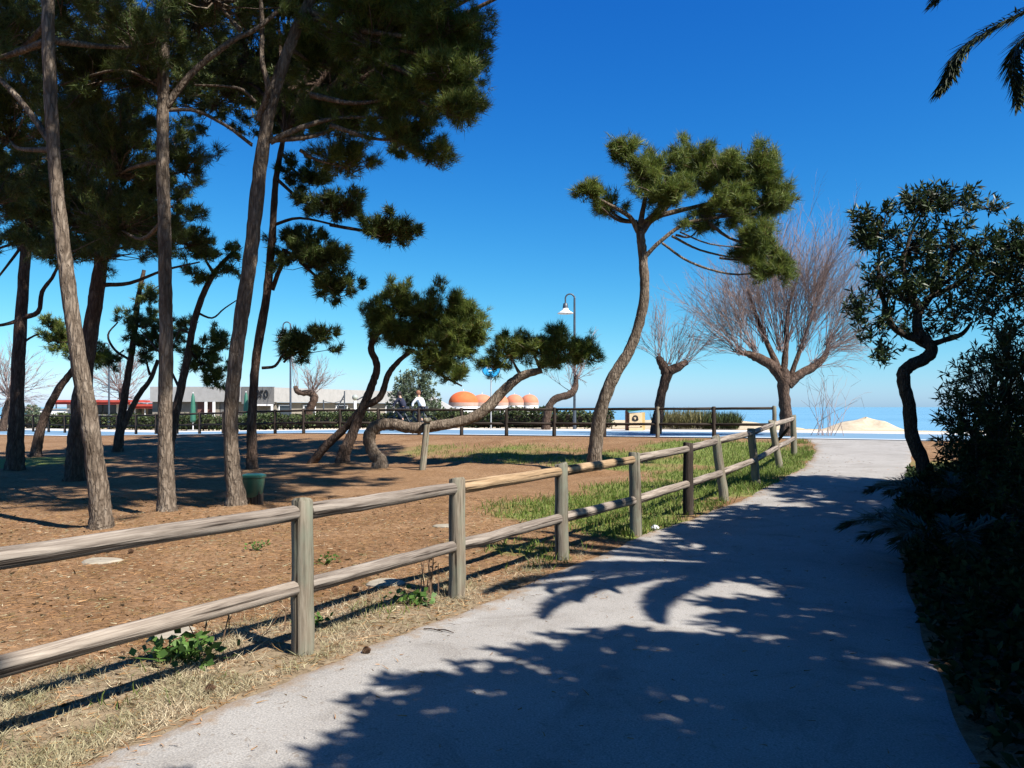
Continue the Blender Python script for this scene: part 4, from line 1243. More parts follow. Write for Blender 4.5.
# reeds after the end of the hedge
for s0, s1, lab, hh in ((4.2, 6.6, 'tuft of tall dry reeds between the tan bin and the small bare tamarisk', 1.0), (2.9, 4.4, 'patch of dark low reeds at the end of the far hedge near the sea', .85)):
    n = 900
    ss, dd = rng.uniform(s0, s1, n), rng.uniform(-11, -9.8, n)
    X, Y = P0[0] + SD[0] * ss + ND[0] * dd, P0[1] + SD[1] * ss + ND[1] * dd
    A = np.stack([X, Y, zf(ss)], 1)
    edge_ = np.sin(np.pi * (ss - s0) / (s1 - s0)) ** .5
    mb = MB()
    leaves(mb, A, np.stack([rng.normal(.1, .25, n), rng.normal(0, .25, n), np.ones(n)], 1), hh, .05)
    o = mb.build('reed_clump', M['reed'] if hh > .9 else M['hedge'], origin=tuple(A[0]))
    tag(o, lab, 'reeds')

# grey green round bush behind the cyclists
c0 = P(414, 388, 41)
bush('round grey green olive bush behind the cyclists', gnd(414, 41), [(c0, (1.15, 1.0, 1.0), 260), (P(402, 400, 41), (.8, .8, .8), 90), (P(426, 402, 41), (.8, .8, .8), 90), (P(414, 412, 41), (.9, .9, .7), 90)], .17, .06, 7, 2, 'olive', name='olive_bush')
bush('yellow green bush low beside the round olive bush', gnd(436, 43), [(P(436, 412, 43), (.5, .5, .7), 70)], .14, .05, 7, 2, 'weed', name='garden_bush')

# --- long low building
conc = speckled('pale_concrete_fascia', (.27, .264, .252), (.34, .33, .315), 3, .85, .2, 0)
concd = speckled('grey_sign_board', (.12, .117, .113), (.16, .156, .15), 3, .8, .2, 0)
beige = speckled('beige_plaster', (.20, .175, .14), (.27, .24, .195), 2.5, .9, .15, .003)
glass = mat('dark_window_glass', (.03, .035, .04), .1, .5)
brown = speckled('brown_shutter', (.14, .065, .05), (.22, .11, .09), 4, .8, .2, 0)
whitep = speckled('white_paint', (.70, .70, .69), (.8, .8, .79), 5, .6, .3, 0)
green_m = speckled('green_paint', (.02, .10, .065), (.035, .14, .09), 4, .5, .4, 0)
black_m = mat('black_paint', (.015, .015, .017), .5, .3)
steel = speckled('dark_blue_grey_metal', (.035, .045, .06), (.06, .075, .095), 8, .45, .5, 0)

B0 = np.array([P(150, 407, 52)[0], 52.0])          # left end of the front
B1 = np.array([P(274, 407, 52)[0], 52.0])          # corner
B2 = np.array([P(425, 407, 70)[0], 70.0])          # far end of the right wing
bt = thing('building', 'long low flat roofed beige building with a grey sign board', 'building', (B1[0], B1[1], .1))


def wallbox(a_, b_, z0, z1, thick, name, m, out=0.0, parent=bt):
    d = b_ - a_
    L = np.linalg.norm(d)
    u = d / L
    nrm_out = np.array([u[1], -u[0]])
    c = (a_ + b_) / 2 + nrm_out * (out - thick / 2)
    mb = MB()
    box(mb, (c[0], c[1], (z0 + z1) / 2), (L, thick, z1 - z0), math.atan2(u[1], u[0]))
    return mb.build(name, m, parent, parent_origin(parent))


def along(a_, b_, t): return a_ + (b_ - a_) * t


def uvec(a_, b_): return (b_ - a_) / np.linalg.norm(b_ - a_)


# walls under the fascia, roof slab, windows
wallbox(B0, B1, -.4, 1.94, .25, 'wall', beige, -.35)
wallbox(B1, B2, -.9, 1.90, .25, 'wall', beige, -.35)
mb = MB()
u2 = uvec(B1, B2)
n2_ = np.array([u2[1], -u2[0]])
roofpts = np.array([B0 + [0, .3], B1 + [.0, .3], B2 - n2_ * .3, B2 - n2_ * 9, B0 + [0, 12]])
z0, z1 = 2.55, 2.75
V = np.vstack([np.column_stack([roofpts, np.full(5, z0)]), np.column_stack([roofpts, np.full(5, z1)])])
mb.add(V, [[0, 1, 6, 5], [1, 2, 7, 6], [2, 3, 8, 7], [3, 4, 9, 8], [4, 0, 5, 9]])
mb.add(V, [[4, 3, 2, 1, 0], [5, 6, 7, 8, 9]])
mb.build('roof', conc, bt, parent_origin(bt))
kx = along(B0, B1, .74)
wallbox(B0, kx, 1.94, 2.92, .22, 'fascia', conc, 0)
sg = wallbox(kx + [.005, 0], B1, 1.80, 2.92, .26, 'sign_board', concd, .04)
sg['label'] = 'darker grey sign board with black letters'
wallbox(B1 + u2 * .02, B2, 1.92, 2.88, .22, 'fascia', conc, 0)
# door panels and posts below the left fascia
for q, (p0, p1, m_) in enumerate(((196, 203, brown), (206, 213, brown), (214, 218, beige), (219, 224, concd))):
    a_, b_ = np.array([P(p0, 407, 52)[0], 52.0]), np.array([P(p1, 407, 52)[0], 52.0])
    o = wallbox(a_, b_, -.2, 1.92, .08, 'door_panel', m_, -.26)
for p0 in (204.5, 212.5):
    a_ = np.array([P(p0, 407, 51.9)[0], 51.9])
    wallbox(a_, a_ + [.14, 0], -.2, 1.93, .12, 'post', whitep, 0)
# white framed kiosk panel under the sign board
a_, b_ = np.array([P(250, 407, 51.7)[0], 51.85]), np.array([P(272, 407, 51.7)[0], 51.85])
wallbox(a_, b_, 1.68, 1.78, .12, 'lintel', whitep, 0)
wallbox(b_ - [.12, 0], b_, 0, 1.68, .1, 'post', whitep, 0)
for q, (t0, t1) in enumerate(((.04, .10), (.17, .235), (.36, .43), (.52, .58), (.70, .76))):
    a_, b_ = along(B1, B2, t0), along(B1, B2, t1)
    wd = wallbox(a_, b_, 1.0, 1.68, .08, 'window', glass, -.30)
    setorg(wd, parent_origin(bt))
    fr_ = MB()
    u = uvec(a_, b_)
    nn = np.array([u[1], -u[0]])
    for zc in (.97, 1.71):
        c = (a_ + b_) / 2 + nn * -.285
        box(fr_, (c[0], c[1], zc), (np.linalg.norm(b_ - a_) + .12, .12, .06), math.atan2(u[1], u[0]))
    for e_ in (a_, b_):
        c = e_ + nn * -.285
        box(fr_, (c[0], c[1], 1.34), (.06, .118, .68), math.atan2(u[1], u[0]))
    o = fr_.build('frame', whitep)
    o.parent = wd
    o.location = -np.array(parent_origin(bt)) 
# letters
cu = bpy.data.curves.new('letters', 'FONT')
cu.body = 'ero'
cu.size = 1.0
cu.extrude = .03
cu.space_character = 1.05
tmp = bpy.data.objects.new('letters_tmp', cu)
COL.objects.link(tmp)
dg = bpy.context.evaluated_depsgraph_get()
me = bpy.data.meshes.new_from_object(tmp.evaluated_get(dg))
bpy.data.objects.remove(tmp)
lo = bpy.data.objects.new('letters', me)
COL.objects.link(lo)
me.materials.clear()
me.materials.append(black_m)
lo.parent = bt
lo.rotation_euler = (math.radians(90), 0, 0)
lp = P(255.5, 396.6, 51.92)
lo.location = np.array([lp[0], 51.92, 2.20]) - np.array(parent_origin(bt))
xs_ = [v.co.x for v in me.vertices]
ys_ = [v.co.y for v in me.vertices]
want_w = (267.8 - 255.5) / F * 52
lo.scale = (want_w / (max(xs_) - min(xs_)), .52 / (max(ys_) - min(ys_)), 1)

# green closed parasol / green posts at the left of the building
for p0, lab in ((193.0, 'folded green parasol left of the door panels of the long building'), (246.0, 'folded green parasol half hidden behind the big leaning pine')):
    c = P(p0, 407, 48)
    z = H(c[0], c[1])
    t = thing('parasol', lab, 'parasol', (c[0], c[1], z))
    mb = MB()
    tube(mb, [(c[0], c[1], z), (c[0], c[1], z + 2.35)], [.03, .025], 8, 1)
    mb.build('pole', whitep, t, parent_origin(t))
    mb = MB()
    prof = [(.02, z + 2.3), (.09, z + 2.1), (.14, z + 1.5), (.17, z + .7), (.13, z + .55), (.03, z + .6)]
    lathe(mb, prof, (c[0], c[1], 0), 12)
    mb.build('canopy', green_m, t, parent_origin(t), smooth=True)
    mb = MB()
    box(mb, (c[0], c[1], z + .05), (.5, .5, .1))
    mb.build('base', conc, t, parent_origin(t))

# --- red roofed kiosk at the left
red_m = speckled('red_canopy', (.35, .05, .035), (.45, .08, .06), 2, .7, .2, 0)


def kiosk(label, px0, px1, Y, top, h_wall, wallcol, roofover, open_px=None):
    x0, x1 = P(px0, 407, Y)[0], P(px1, 407, Y)[0]
    xc, wd = (x0 + x1) / 2, x1 - x0
    z = H(xc, Y + 1)
    t = thing('kiosk', label, 'kiosk', (xc, Y + 1, z))
    mb = MB()
    box(mb, (xc, Y + 1.5, z + h_wall / 2), (wd, 2.8, h_wall))
    mb.build('wall', wallcol, t, parent_origin(t))
    mb = MB()
    box(mb, (xc, Y + 1.3, top + .06), (wd + roofover * 2, 4.6, .16))
    box(mb, (xc, Y - .9, top - .09), (wd + roofover * 2, .06, .16))
    mb.build('roof', red_m, t, parent_origin(t))
    for fx in (-.5, 0, .5):
        mb = MB()
        tube(mb, [(xc + fx * (wd + roofover), Y - .7, z), (xc + fx * (wd + roofover), Y - .7, top)], [.05, .05], 8, 1)
        mb.build('post', whitep, t, parent_origin(t))
    mb = MB()
    box(mb, (xc + wd * .1, Y + .09, z + 1.35), (wd * .4, .06, .8))
    mb.build('window', glass, t, parent_origin(t))
    return t


kiosk('white kiosk under a flat red canopy behind the slim bent pine', 66, 128, 57, P(0, 402, 57)[2], 1.75, whitep, .6)
kiosk('small kiosk under a red canopy next to the long building', 141, 158, 58, P(0, 406, 58)[2], 1.5, beige, .2)
# white low wall at far left
a_, b_ = np.array([P(38, 407, 55)[0], 55.0]), np.array([P(66, 407, 55)[0], 55.0])
wt = thing('garden_wall', 'low white wall panel left of the red canopied kiosk', 'wall', ((a_[0] + b_[0]) / 2, 55, 0))
wallbox(a_, b_, -.2, 1.42, .2, 'panel', whitep, 0, wt)
wallbox(a_ - [.1, 0], b_ + [.1, 0], 1.42, 1.5, .3, 'coping', conc, .05, wt)
# mottled screen left of it
bush('mottled grey screen bush left of the low white wall', gnd(28, 54), [(P(28, 414, 54), (.7, .5, .6), 90), (P(34, 413, 54), (.5, .5, .6), 60)], .17, .06, 7, 2, 'olive', name='screen_bush')

# --- orange domed beach tents
org_m = speckled('orange_canvas', (.50, .10, .03), (.58, .14, .045), 2, .75, .2, 0)
pnk_m = speckled('faded_orange_canvas', (.46, .155, .085), (.52, .19, .11), 2, .75, .2, 0)
pinkish = speckled('pale_pink_valance', (.36, .25, .20), (.42, .3, .25), 3, .8, .2, 0)
tent_defs = [(463.5, 13.8, 64, org_m, 'vivid orange domed beach tent, the leftmost and nearest of its row'), (482, 10.5, 70, pnk_m, 'faded orange domed tent second from the left, beside the vivid one'),
             (499, 8.8, 75, pnk_m, 'faded orange domed tent in the middle of the row behind the low pine stem'), (514.5, 8.6, 80, pnk_m, 'faded orange domed tent second from the right in its row'),
             (529.5, 8.4, 85, pnk_m, 'faded orange domed tent at the right end of its row')]
for px, hw, Y, m_, lab in tent_defs:
    c = P(px, 407, Y)
    r = hw * 1.08 / F * Y
    z = H(c[0], Y)
    ze = P(0, 402.5, Y)[2]
    zt = P(0, 391.3 if m_ is org_m else 394.4, Y)[2]
    t = thing('beach_tent', lab, 'tent', (c[0], Y, z), 'orange domed tents on the beach')
    mb = MB()
    n8 = 16
    prof = [(r * math.cos(q), ze + (zt - ze) * math.sin(q)) for q in np.linspace(0, math.pi / 2 - .02, 9)]
    lathe(mb, prof, (c[0], Y, 0), n8)
    mb.build('canopy', m_, t, parent_origin(t), smooth=True)
    mb = MB()
    lathe(mb, [(r * 1.0, ze - .28), (r * 1.01, ze)], (c[0], Y, 0), n8)
    mb.build('valance', pinkish, t, parent_origin(t), smooth=True)
    mb = MB()
    lathe(mb, [(r * .97, z - .3), (r * .97, ze - .2)], (c[0], Y, 0), n8)
    mb.build('wall', whitep, t, parent_origin(t), smooth=True)
    mb = MB()
    tube(mb, [(c[0], Y, zt - .1), (c[0], Y, zt + .18)], [.04, .02], 6, 1)
    mb.build('finial', whitep, t, parent_origin(t))
# white grey pitched tent between the building and the orange tents
c = P(441, 407, 62)
z = H(c[0], 62)
t = thing('pitched_tent', 'pale grey pitched tent between the olive bush and the orange tents', 'tent', (c[0], 62, z))
mb = MB()
V = np.array([(-1.9, -1.6, .95), (1.5, -1.6, .95), (1.5, 1.6, .95), (-1.9, 1.6, .95), (-1.1, 0, 2.2), (-.7, 0, 2.2)]) + [c[0], 62, z]
mb.add(V, [[0, 1, 5, 4], [2, 3, 4, 5]])
mb.add(V, [[1, 2, 5], [3, 0, 4]])
mb.build('roof', conc, t, parent_origin(t))
for sx_ in (-1.8, 1.4):
    for sy_ in (-1.5, 1.5):
        mb = MB()
        tube(mb, [(c[0] + sx_, 62 + sy_, z - .2), (c[0] + sx_, 62 + sy_, z + 1.0)], [.05, .05], 6, 1)
        mb.build('post', whitep, t, parent_origin(t))
mb = MB()
box(mb, (c[0] - .2, 62 + 1.5, z + .4), (3.2, .05, 1.0))
mb.build('back_wall', whitep, t, parent_origin(t))

# --- tan bin / cabinet with a green lid in front of the hedge end
cb = P(636, 428, 34.6)
zb = float(zf(6))
t = thing('cabinet', 'tan box with dark emblem and green lid at the hedge end', 'cabinet', (cb[0], cb[1], zb))
tanp = speckled('tan_panel', (.52, .38, .22), (.62, .47, .30), 4, .8, .2, 0)
mb = MB()
box(mb, (cb[0] - .05, cb[1], zb + .5), (.54, .6, .58), .0)
box(mb, (cb[0] - .05, cb[1], zb + .08), (.58, .62, .14), .0)
mb.build('body', tanp, t, parent_origin(t))
mb = MB()
box(mb, (cb[0] + .30, cb[1] + .1, zb + .42), (.14, .5, .76))
mb.build('side_panel', speckled('mustard_panel', (.42, .30, .12), (.5, .37, .18), 4, .8, .2, 0), t, parent_origin(t))
mb = MB()
V = np.array([(-.4, -.35, .82), (.28, -.35, .90), (.28, .35, .90), (-.4, .35, .82), (-.4, -.35, .97), (.28, -.35, .97), (.28, .35, .97), (-.4, .35, .97)]) + [cb[0], cb[1], zb]
mb.add(V, [[0, 1, 5, 4], [1, 2, 6, 5], [2, 3, 7, 6], [3, 0, 4, 7], [4, 5, 6, 7], [3, 2, 1, 0]])
mb.build('lid', green_m, t, parent_origin(t))
mb = MB()
for (ex, ez, rr) in ((-.08, .55, .13), (-.16, .50, .06), (.0, .50, .06)):
    lathe(mb, [(rr, 0), (rr, .012), (rr * .55, .012), (rr * .55, 0)], (cb[0] + ex, cb[1] - .302 - .002 * rr * 10, zb + ez), 16, axis=(0, -1, 0))
mb.build('emblem', black_m, t, parent_origin(t))
mb = MB()
box(mb, (cb[0] - .38, cb[1] + .1, zb + .45), (.1, .4, .85))
mb.build('leg', speckled('reddish_post', (.16, .06, .04), (.2, .08, .05), 4, .8, .2, 0), t, parent_origin(t))

# --- street lamps


def lamp(px, top_py, Y, side, label):
    b_ = gnd(px, Y)
    zt = P(px, top_py, Y)[2]
    t = thing('street_lamp', label, 'street lamp', tuple(b_), 'curved street lamps along the track')
    r = .21
    x, y = b_[0], b_[1]
    mb = MB()
    tube(mb, [(x, y, b_[2]), (x, y, b_[2] + .9)], [.085, .08], 10, 1)
    mb.build('base', steel, t, tuple(b_))
    mb = MB()
    pts = [(x, y, b_[2] + .9), (x, y, zt - 1.6), (x, y, zt - r)]
    arc = [(x + side * (r - r * math.cos(q)), y, zt - r + r * math.sin(q)) for q in np.linspace(.25, math.pi, 9)]
    pts = pts + arc + [(x + side * 2 * r, y, zt - r - .28)]
    tube(mb, pts, [.06, .055, .045] + [.035] * 9 + [.035], 8, 2)
    mb.build('pole', steel, t, tuple(b_), smooth=True)
    hx, hz_ = x + side * 2 * r, zt - r - .25
    mb = MB()
    lathe(mb, [(.03, .06), (.10, .02), (.12, -.12), (.13, -.2)], (hx, y, hz_), 16)
    mb.build('housing', steel, t, tuple(b_), smooth=True)
    mb = MB()
    lathe(mb, [(.12, -.2), (.15, -.3), (.22, -.36), (.36, -.44), (.37, -.47), (.35, -.46), (.2, -.38), (.05, -.34)], (hx, y, hz_ + .02), 20)
    mb.build('lamp_shade', whitep, t, tuple(b_), smooth=True)
    return t


lamp(574.5, 294, 37, -1, 'street lamp with a white bell shade rising above the low crooked pine')
lamp(290.5, 322, 46, -1, 'dark street lamp in front of the long low building, its head hidden in leaves')
lamp(109, 343, 52, -1, 'dark curved street lamp between the middle pines near the red canopy')

# --- round blue sign on a thin pole
sgp = P(491, 368, 38.5)
gz = gnd(491, 38.5)
t = thing('round_sign', 'round blue sign on a thin pole, partly behind the low crooked pine', 'sign', tuple(gz))
mb = MB()
tube(mb, [gz, (gz[0], gz[1], sgp[2] + .3)], [.03, .028], 8, 1)
mb.build('pole', speckled('galvanised_pole', (.3, .31, .32), (.38, .39, .4), 8, .5, .4, 0), t, tuple(gz))
blue_m = speckled('blue_sign_face', (.012, .22, .50), (.03, .34, .62), 3, .4, .4, 0)
mb = MB()
ax = (.2, -.98, 0)
lathe(mb, [(.001, .03), (.44, .03), (.47, .01), (.47, -.01), (.001, -.012)], (sgp[0], sgp[1] - .06, sgp[2]), 28, axis=ax)
mb.build('disc', blue_m, t, tuple(gz), smooth=False)
mb = MB()
lathe(mb, [(.44, .03), (.44, .04), (.475, .035), (.475, .03)], (sgp[0], sgp[1] - .06, sgp[2]), 28, axis=ax)
mb.build('rim', steel, t, tuple(gz))
mb = MB()
for (dx_, dz_, w_, h_, rz) in ((-.06, .02, .30, .05, .25), (-.02, -.13, .22, .05, .2), (.1, -.02, .16, .05, -.5)):
    V = np.array([(-w_ / 2, 0, -h_ / 2), (w_ / 2, 0, -h_ / 2), (w_ / 2, 0, h_ / 2), (-w_ / 2, 0, h_ / 2)])
    cr_, sr_ = math.cos(rz), math.sin(rz)
    V = np.stack([V[:, 0] * cr_ - V[:, 2] * sr_ + dx_, V[:, 0] * .2, V[:, 0] * sr_ + V[:, 2] * cr_ + dz_], 1)
    V[:, 1] = V[:, 0] * .204
    mb.add(V + [sgp[0], sgp[1] - .06 - .036, sgp[2]], [[0, 1, 2, 3]])
mb.build('pictogram', speckled('light_blue_mark', (.45, .68, .78), (.55, .75, .83), 5, .5, .3, 0), t, tuple(gz))

# --- thin playground poles in front of the right wing
pp = thing('climbing_frame', 'thin dark poles of a frame standing in front of the building right wing', 'frame', tuple(gnd(344, 50)))
for A, B in (((344.5, 422, 50), (344.5, 391, 50)), ((344.5, 395, 50), (334, 414, 50)), ((323.5, 420, 50), (323.5, 400, 50)), ((357, 400, 50), (372, 392, 50))):
    mb = MB()
    tube(mb, [P(*A), P(*B)], [.045, .04], 6, 1)
    mb.build('pole', steel, pp, parent_origin(pp))
mb = MB()
tube(mb, [P(323.5, 401, 50), P(334, 403, 50), P(344.5, 399, 50)], [.02, .02, .02], 5, 2)
mb.build('rope', steel, pp, parent_origin(pp))
t = thing('globe_lamp', 'small garden lamp with a round globe on a white post by the right wing', 'lamp', tuple(gnd(355, 51)))
g_ = gnd(355, 51)
mb = MB()
tube(mb, [g_, P(355, 401, 51)], [.10, .09], 10, 1)
mb.build('post', whitep, t, tuple(g_))
mb = MB()
gc = P(355, 397.5, 51)
lathe(mb, [(max(.001, .19 * math.sin(q)), -.19 * math.cos(q)) for q in np.linspace(0, math.pi, 10)], gc, 14)
mb.build('globe', speckled('milky_grey_globe', (.25, .28, .25), (.33, .36, .32), 3, .4, .4, 0), t, tuple(g_), smooth=True)

# --- green litter bin in the grove
gb = gnd(254, 12.7)
t = thing('litter_bin', 'green litter bin on dark legs behind the big leaning pine', 'bin', tuple(gb))
gl = speckled('green_bin_plastic', (.012, .06, .045), (.022, .095, .07), 6, .35, .5, .002)
zc0, zc1 = P(0, 497, 12.7)[2], P(0, 477, 12.7)[2]
cx_, cy_ = P(253, 0, 12.7)[0], 12.7
rings = []
for zz, hw_, hd_ in ((zc0, .12, .11), (zc0 + .05, .145, .13), ((zc0 + zc1) / 2, .16, .15), (zc1 - .03, .172, .16), (zc1, .175, .165)):
    an = np.arange(16) / 16 * 2 * np.pi
    sx_ = np.sign(np.cos(an)) * np.abs(np.cos(an)) ** .5 * hw_
    sy_ = np.sign(np.sin(an)) * np.abs(np.sin(an)) ** .5 * hd_
    rings.append(np.stack([cx_ + sx_ - .04 * (zc1 - zz), cy_ + sy_, np.full(16, zz)], 1))
mb = MB()
i, j = np.meshgrid(np.arange(4), np.arange(16), indexing='ij')
mb.add(np.concatenate(rings), np.stack([i * 16 + j, i * 16 + (j + 1) % 16, (i + 1) * 16 + (j + 1) % 16, (i + 1) * 16 + j], -1).reshape(-1, 4))
mb.add(rings[0], [list(range(16))[::-1]])
mb.build('body', gl, t, tuple(gb), smooth=True)
mb = MB()
rl = rings[-1]
cc = rl.mean(0)
top_in = cc + (rl - cc) * .75 + [0, 0, .05]
mb.add(np.concatenate([cc + (rl - cc) * 1.06, cc + (rl - cc) * 1.06 + [0, 0, .03], top_in]), np.concatenate([np.stack([np.arange(16), (np.arange(16) + 1) % 16, (np.arange(16) + 1) % 16 + 16, np.arange(16) + 16], -1), np.stack([np.arange(16) + 16, (np.arange(16) + 1) % 16 + 16, (np.arange(16) + 1) % 16 + 32, np.arange(16) + 32], -1)]))
mb.add(top_in, [list(range(16))])
mb.build('lid', gl, t, tuple(gb), smooth=False)
for sx_ in (-.07, .07):
    mb = MB()
    box(mb, (cx_ + sx_, cy_, (gb[2] + zc0) / 2 + .03), (.12, .22, zc0 - gb[2] + .14))
    mb.build('leg', M['dark_wood'], t, tuple(gb))

# ------------------------------------------------------------------ cyclists


def skinned(verts, edges, radii, name, material, parent, sub=1, root=0):
    me = bpy.data.meshes.new(name + '_skel')
    me.from_pydata([tuple(v) for v in verts], edges, [])
    ob = bpy.data.objects.new(name + '_skel', me)
    COL.objects.link(ob)
    md = ob.modifiers.new('skin', 'SKIN')
    md.use_smooth_shade = True
    sv = me.skin_vertices[0].data
    for q, r in enumerate(radii):
        sv[q].radius = (r, r) if not isinstance(r, tuple) else r
        sv[q].use_root = q == root
    if sub:
        s2 = ob.modifiers.new('sub', 'SUBSURF')
        s2.levels = s2.render_levels = sub
    dg = bpy.context.evaluated_depsgraph_get()
    dg.update()
    m2 = bpy.data.meshes.new_from_object(ob.evaluated_get(dg))
    m2.name = name
    bpy.data.objects.remove(ob)
    bpy.data.meshes.remove(me)
    m2.materials.clear()
    m2.materials.append(material)
    for p in m2.polygons: p.use_smooth = True
    o = bpy.data.objects.new(name, m2)
    COL.objects.link(o)
    o.parent = parent
    return o


skin_m = speckled('skin_tone', (.42, .25, .18), (.46, .28, .2), 5, .6, .3, 0)
tyre_m = mat('tyre_rubber', (.02, .02, .02), .8, .2)


def bicycle(loc, yaw, frame_m, label):
    t = thing('bicycle', label, 'bicycle', tuple(loc), 'bicycles ridden along the track')

    def part(mb, name, m_, parent=t):
        o = mb.build(name, m_, smooth=True)
        o.parent = parent
        return o
    fr_ = MB()
    BB, ST, HT, HB = (.0, 0, .29), (-.14, 0, .86), (.36, 0, .86), (.40, 0, .66)
    RA, FA = (-.5, 0, .34), (.56, 0, .34)
    for A, B, r in ((BB, ST, .022), (BB, HB, .026), (ST, HT, .022), (HT, HB, .026), (HB, FA, .018)):
        tube(fr_, [A, B], [r, r], 8, 1)
    for sy_ in (-.06, .06):
        tube(fr_, [(BB[0], sy_ * .5, BB[2]), (RA[0], sy_, RA[2])], [.013, .013], 6, 1)
        tube(fr_, [(ST[0], sy_ * .3, ST[2] - .06), (RA[0], sy_, RA[2])], [.012, .012], 6, 1)
        tube(fr_, [HB, (FA[0], sy_, FA[2])], [.014, .012], 6, 1)
    part(fr_, 'frame', frame_m)
    hb = MB()
    tube(hb, [HT, (.35, 0, .98)], [.016, .016], 6, 1)
    tube(hb, [(.22, -.29, 1.04), (.33, -.22, 1.02), (.38, -.08, .98), (.38, .08, .98), (.33, .22, 1.02), (.22, .29, 1.04)], [.016] * 6, 6, 3)
    part(hb, 'handlebar', steel)
    sa = MB()
    tube(sa, [ST, (-.16, 0, .95)], [.014, .014], 6, 1)
    tube(sa, [(.02, 0, .97), (-.12, 0, .975), (-.24, 0, .985), (-.28, 0, .98)], [.025, .05, .085, .05], 8, 2)
    part(sa, 'saddle', black_m)
    for cx2 in (RA, FA):
        wh = MB()
        nseg = 28
        an = np.linspace(0, 2 * np.pi, nseg, endpoint=False)
        pts = np.stack([cx2[0] + .33 * np.cos(an), 0 * an, cx2[2] + .33 * np.sin(an)], 1)
        tube(wh, np.vstack([pts, pts[:1]]), [.02] * (nseg + 1), 6, 1, cap=False)
        wo_ = part(wh, 'wheel', tyre_m)
        sp = MB()
        sticks(sp, np.repeat([cx2], 18, 0) + np.array([0, .0, 0]), pts[np.arange(18) * nseg // 18], .003, .003)
        tube(sp, np.vstack([pts * 1, pts[:1]]) + (np.array([cx2]) - np.vstack([pts, pts[:1]])) * .055, [.012] * (nseg + 1), 5, 1, cap=False)
        tube(sp, [(cx2[0], -.05, cx2[2]), (cx2[0], .05, cx2[2])], [.025, .025], 8, 1)
        r_ = part(sp, 'rim', steel, wo_)
    ck_ = MB()
    tube(ck_, [(0, -.06, .29), (0, .06, .29)], [.03, .03], 8, 1)
    tube(ck_, [(0, -.07, .29), (.12, -.075, .17)], [.012, .012], 6, 1)
    tube(ck_, [(0, .07, .29), (-.12, .075, .41)], [.012, .012], 6, 1)
    box(ck_, (.13, -.12, .165), (.1, .09, .025))
    box(ck_, (-.13, .12, .415), (.1, .09, .025))
    part(ck_, 'crank', steel)
    t.rotation_euler = (0, 0, yaw)
    return t


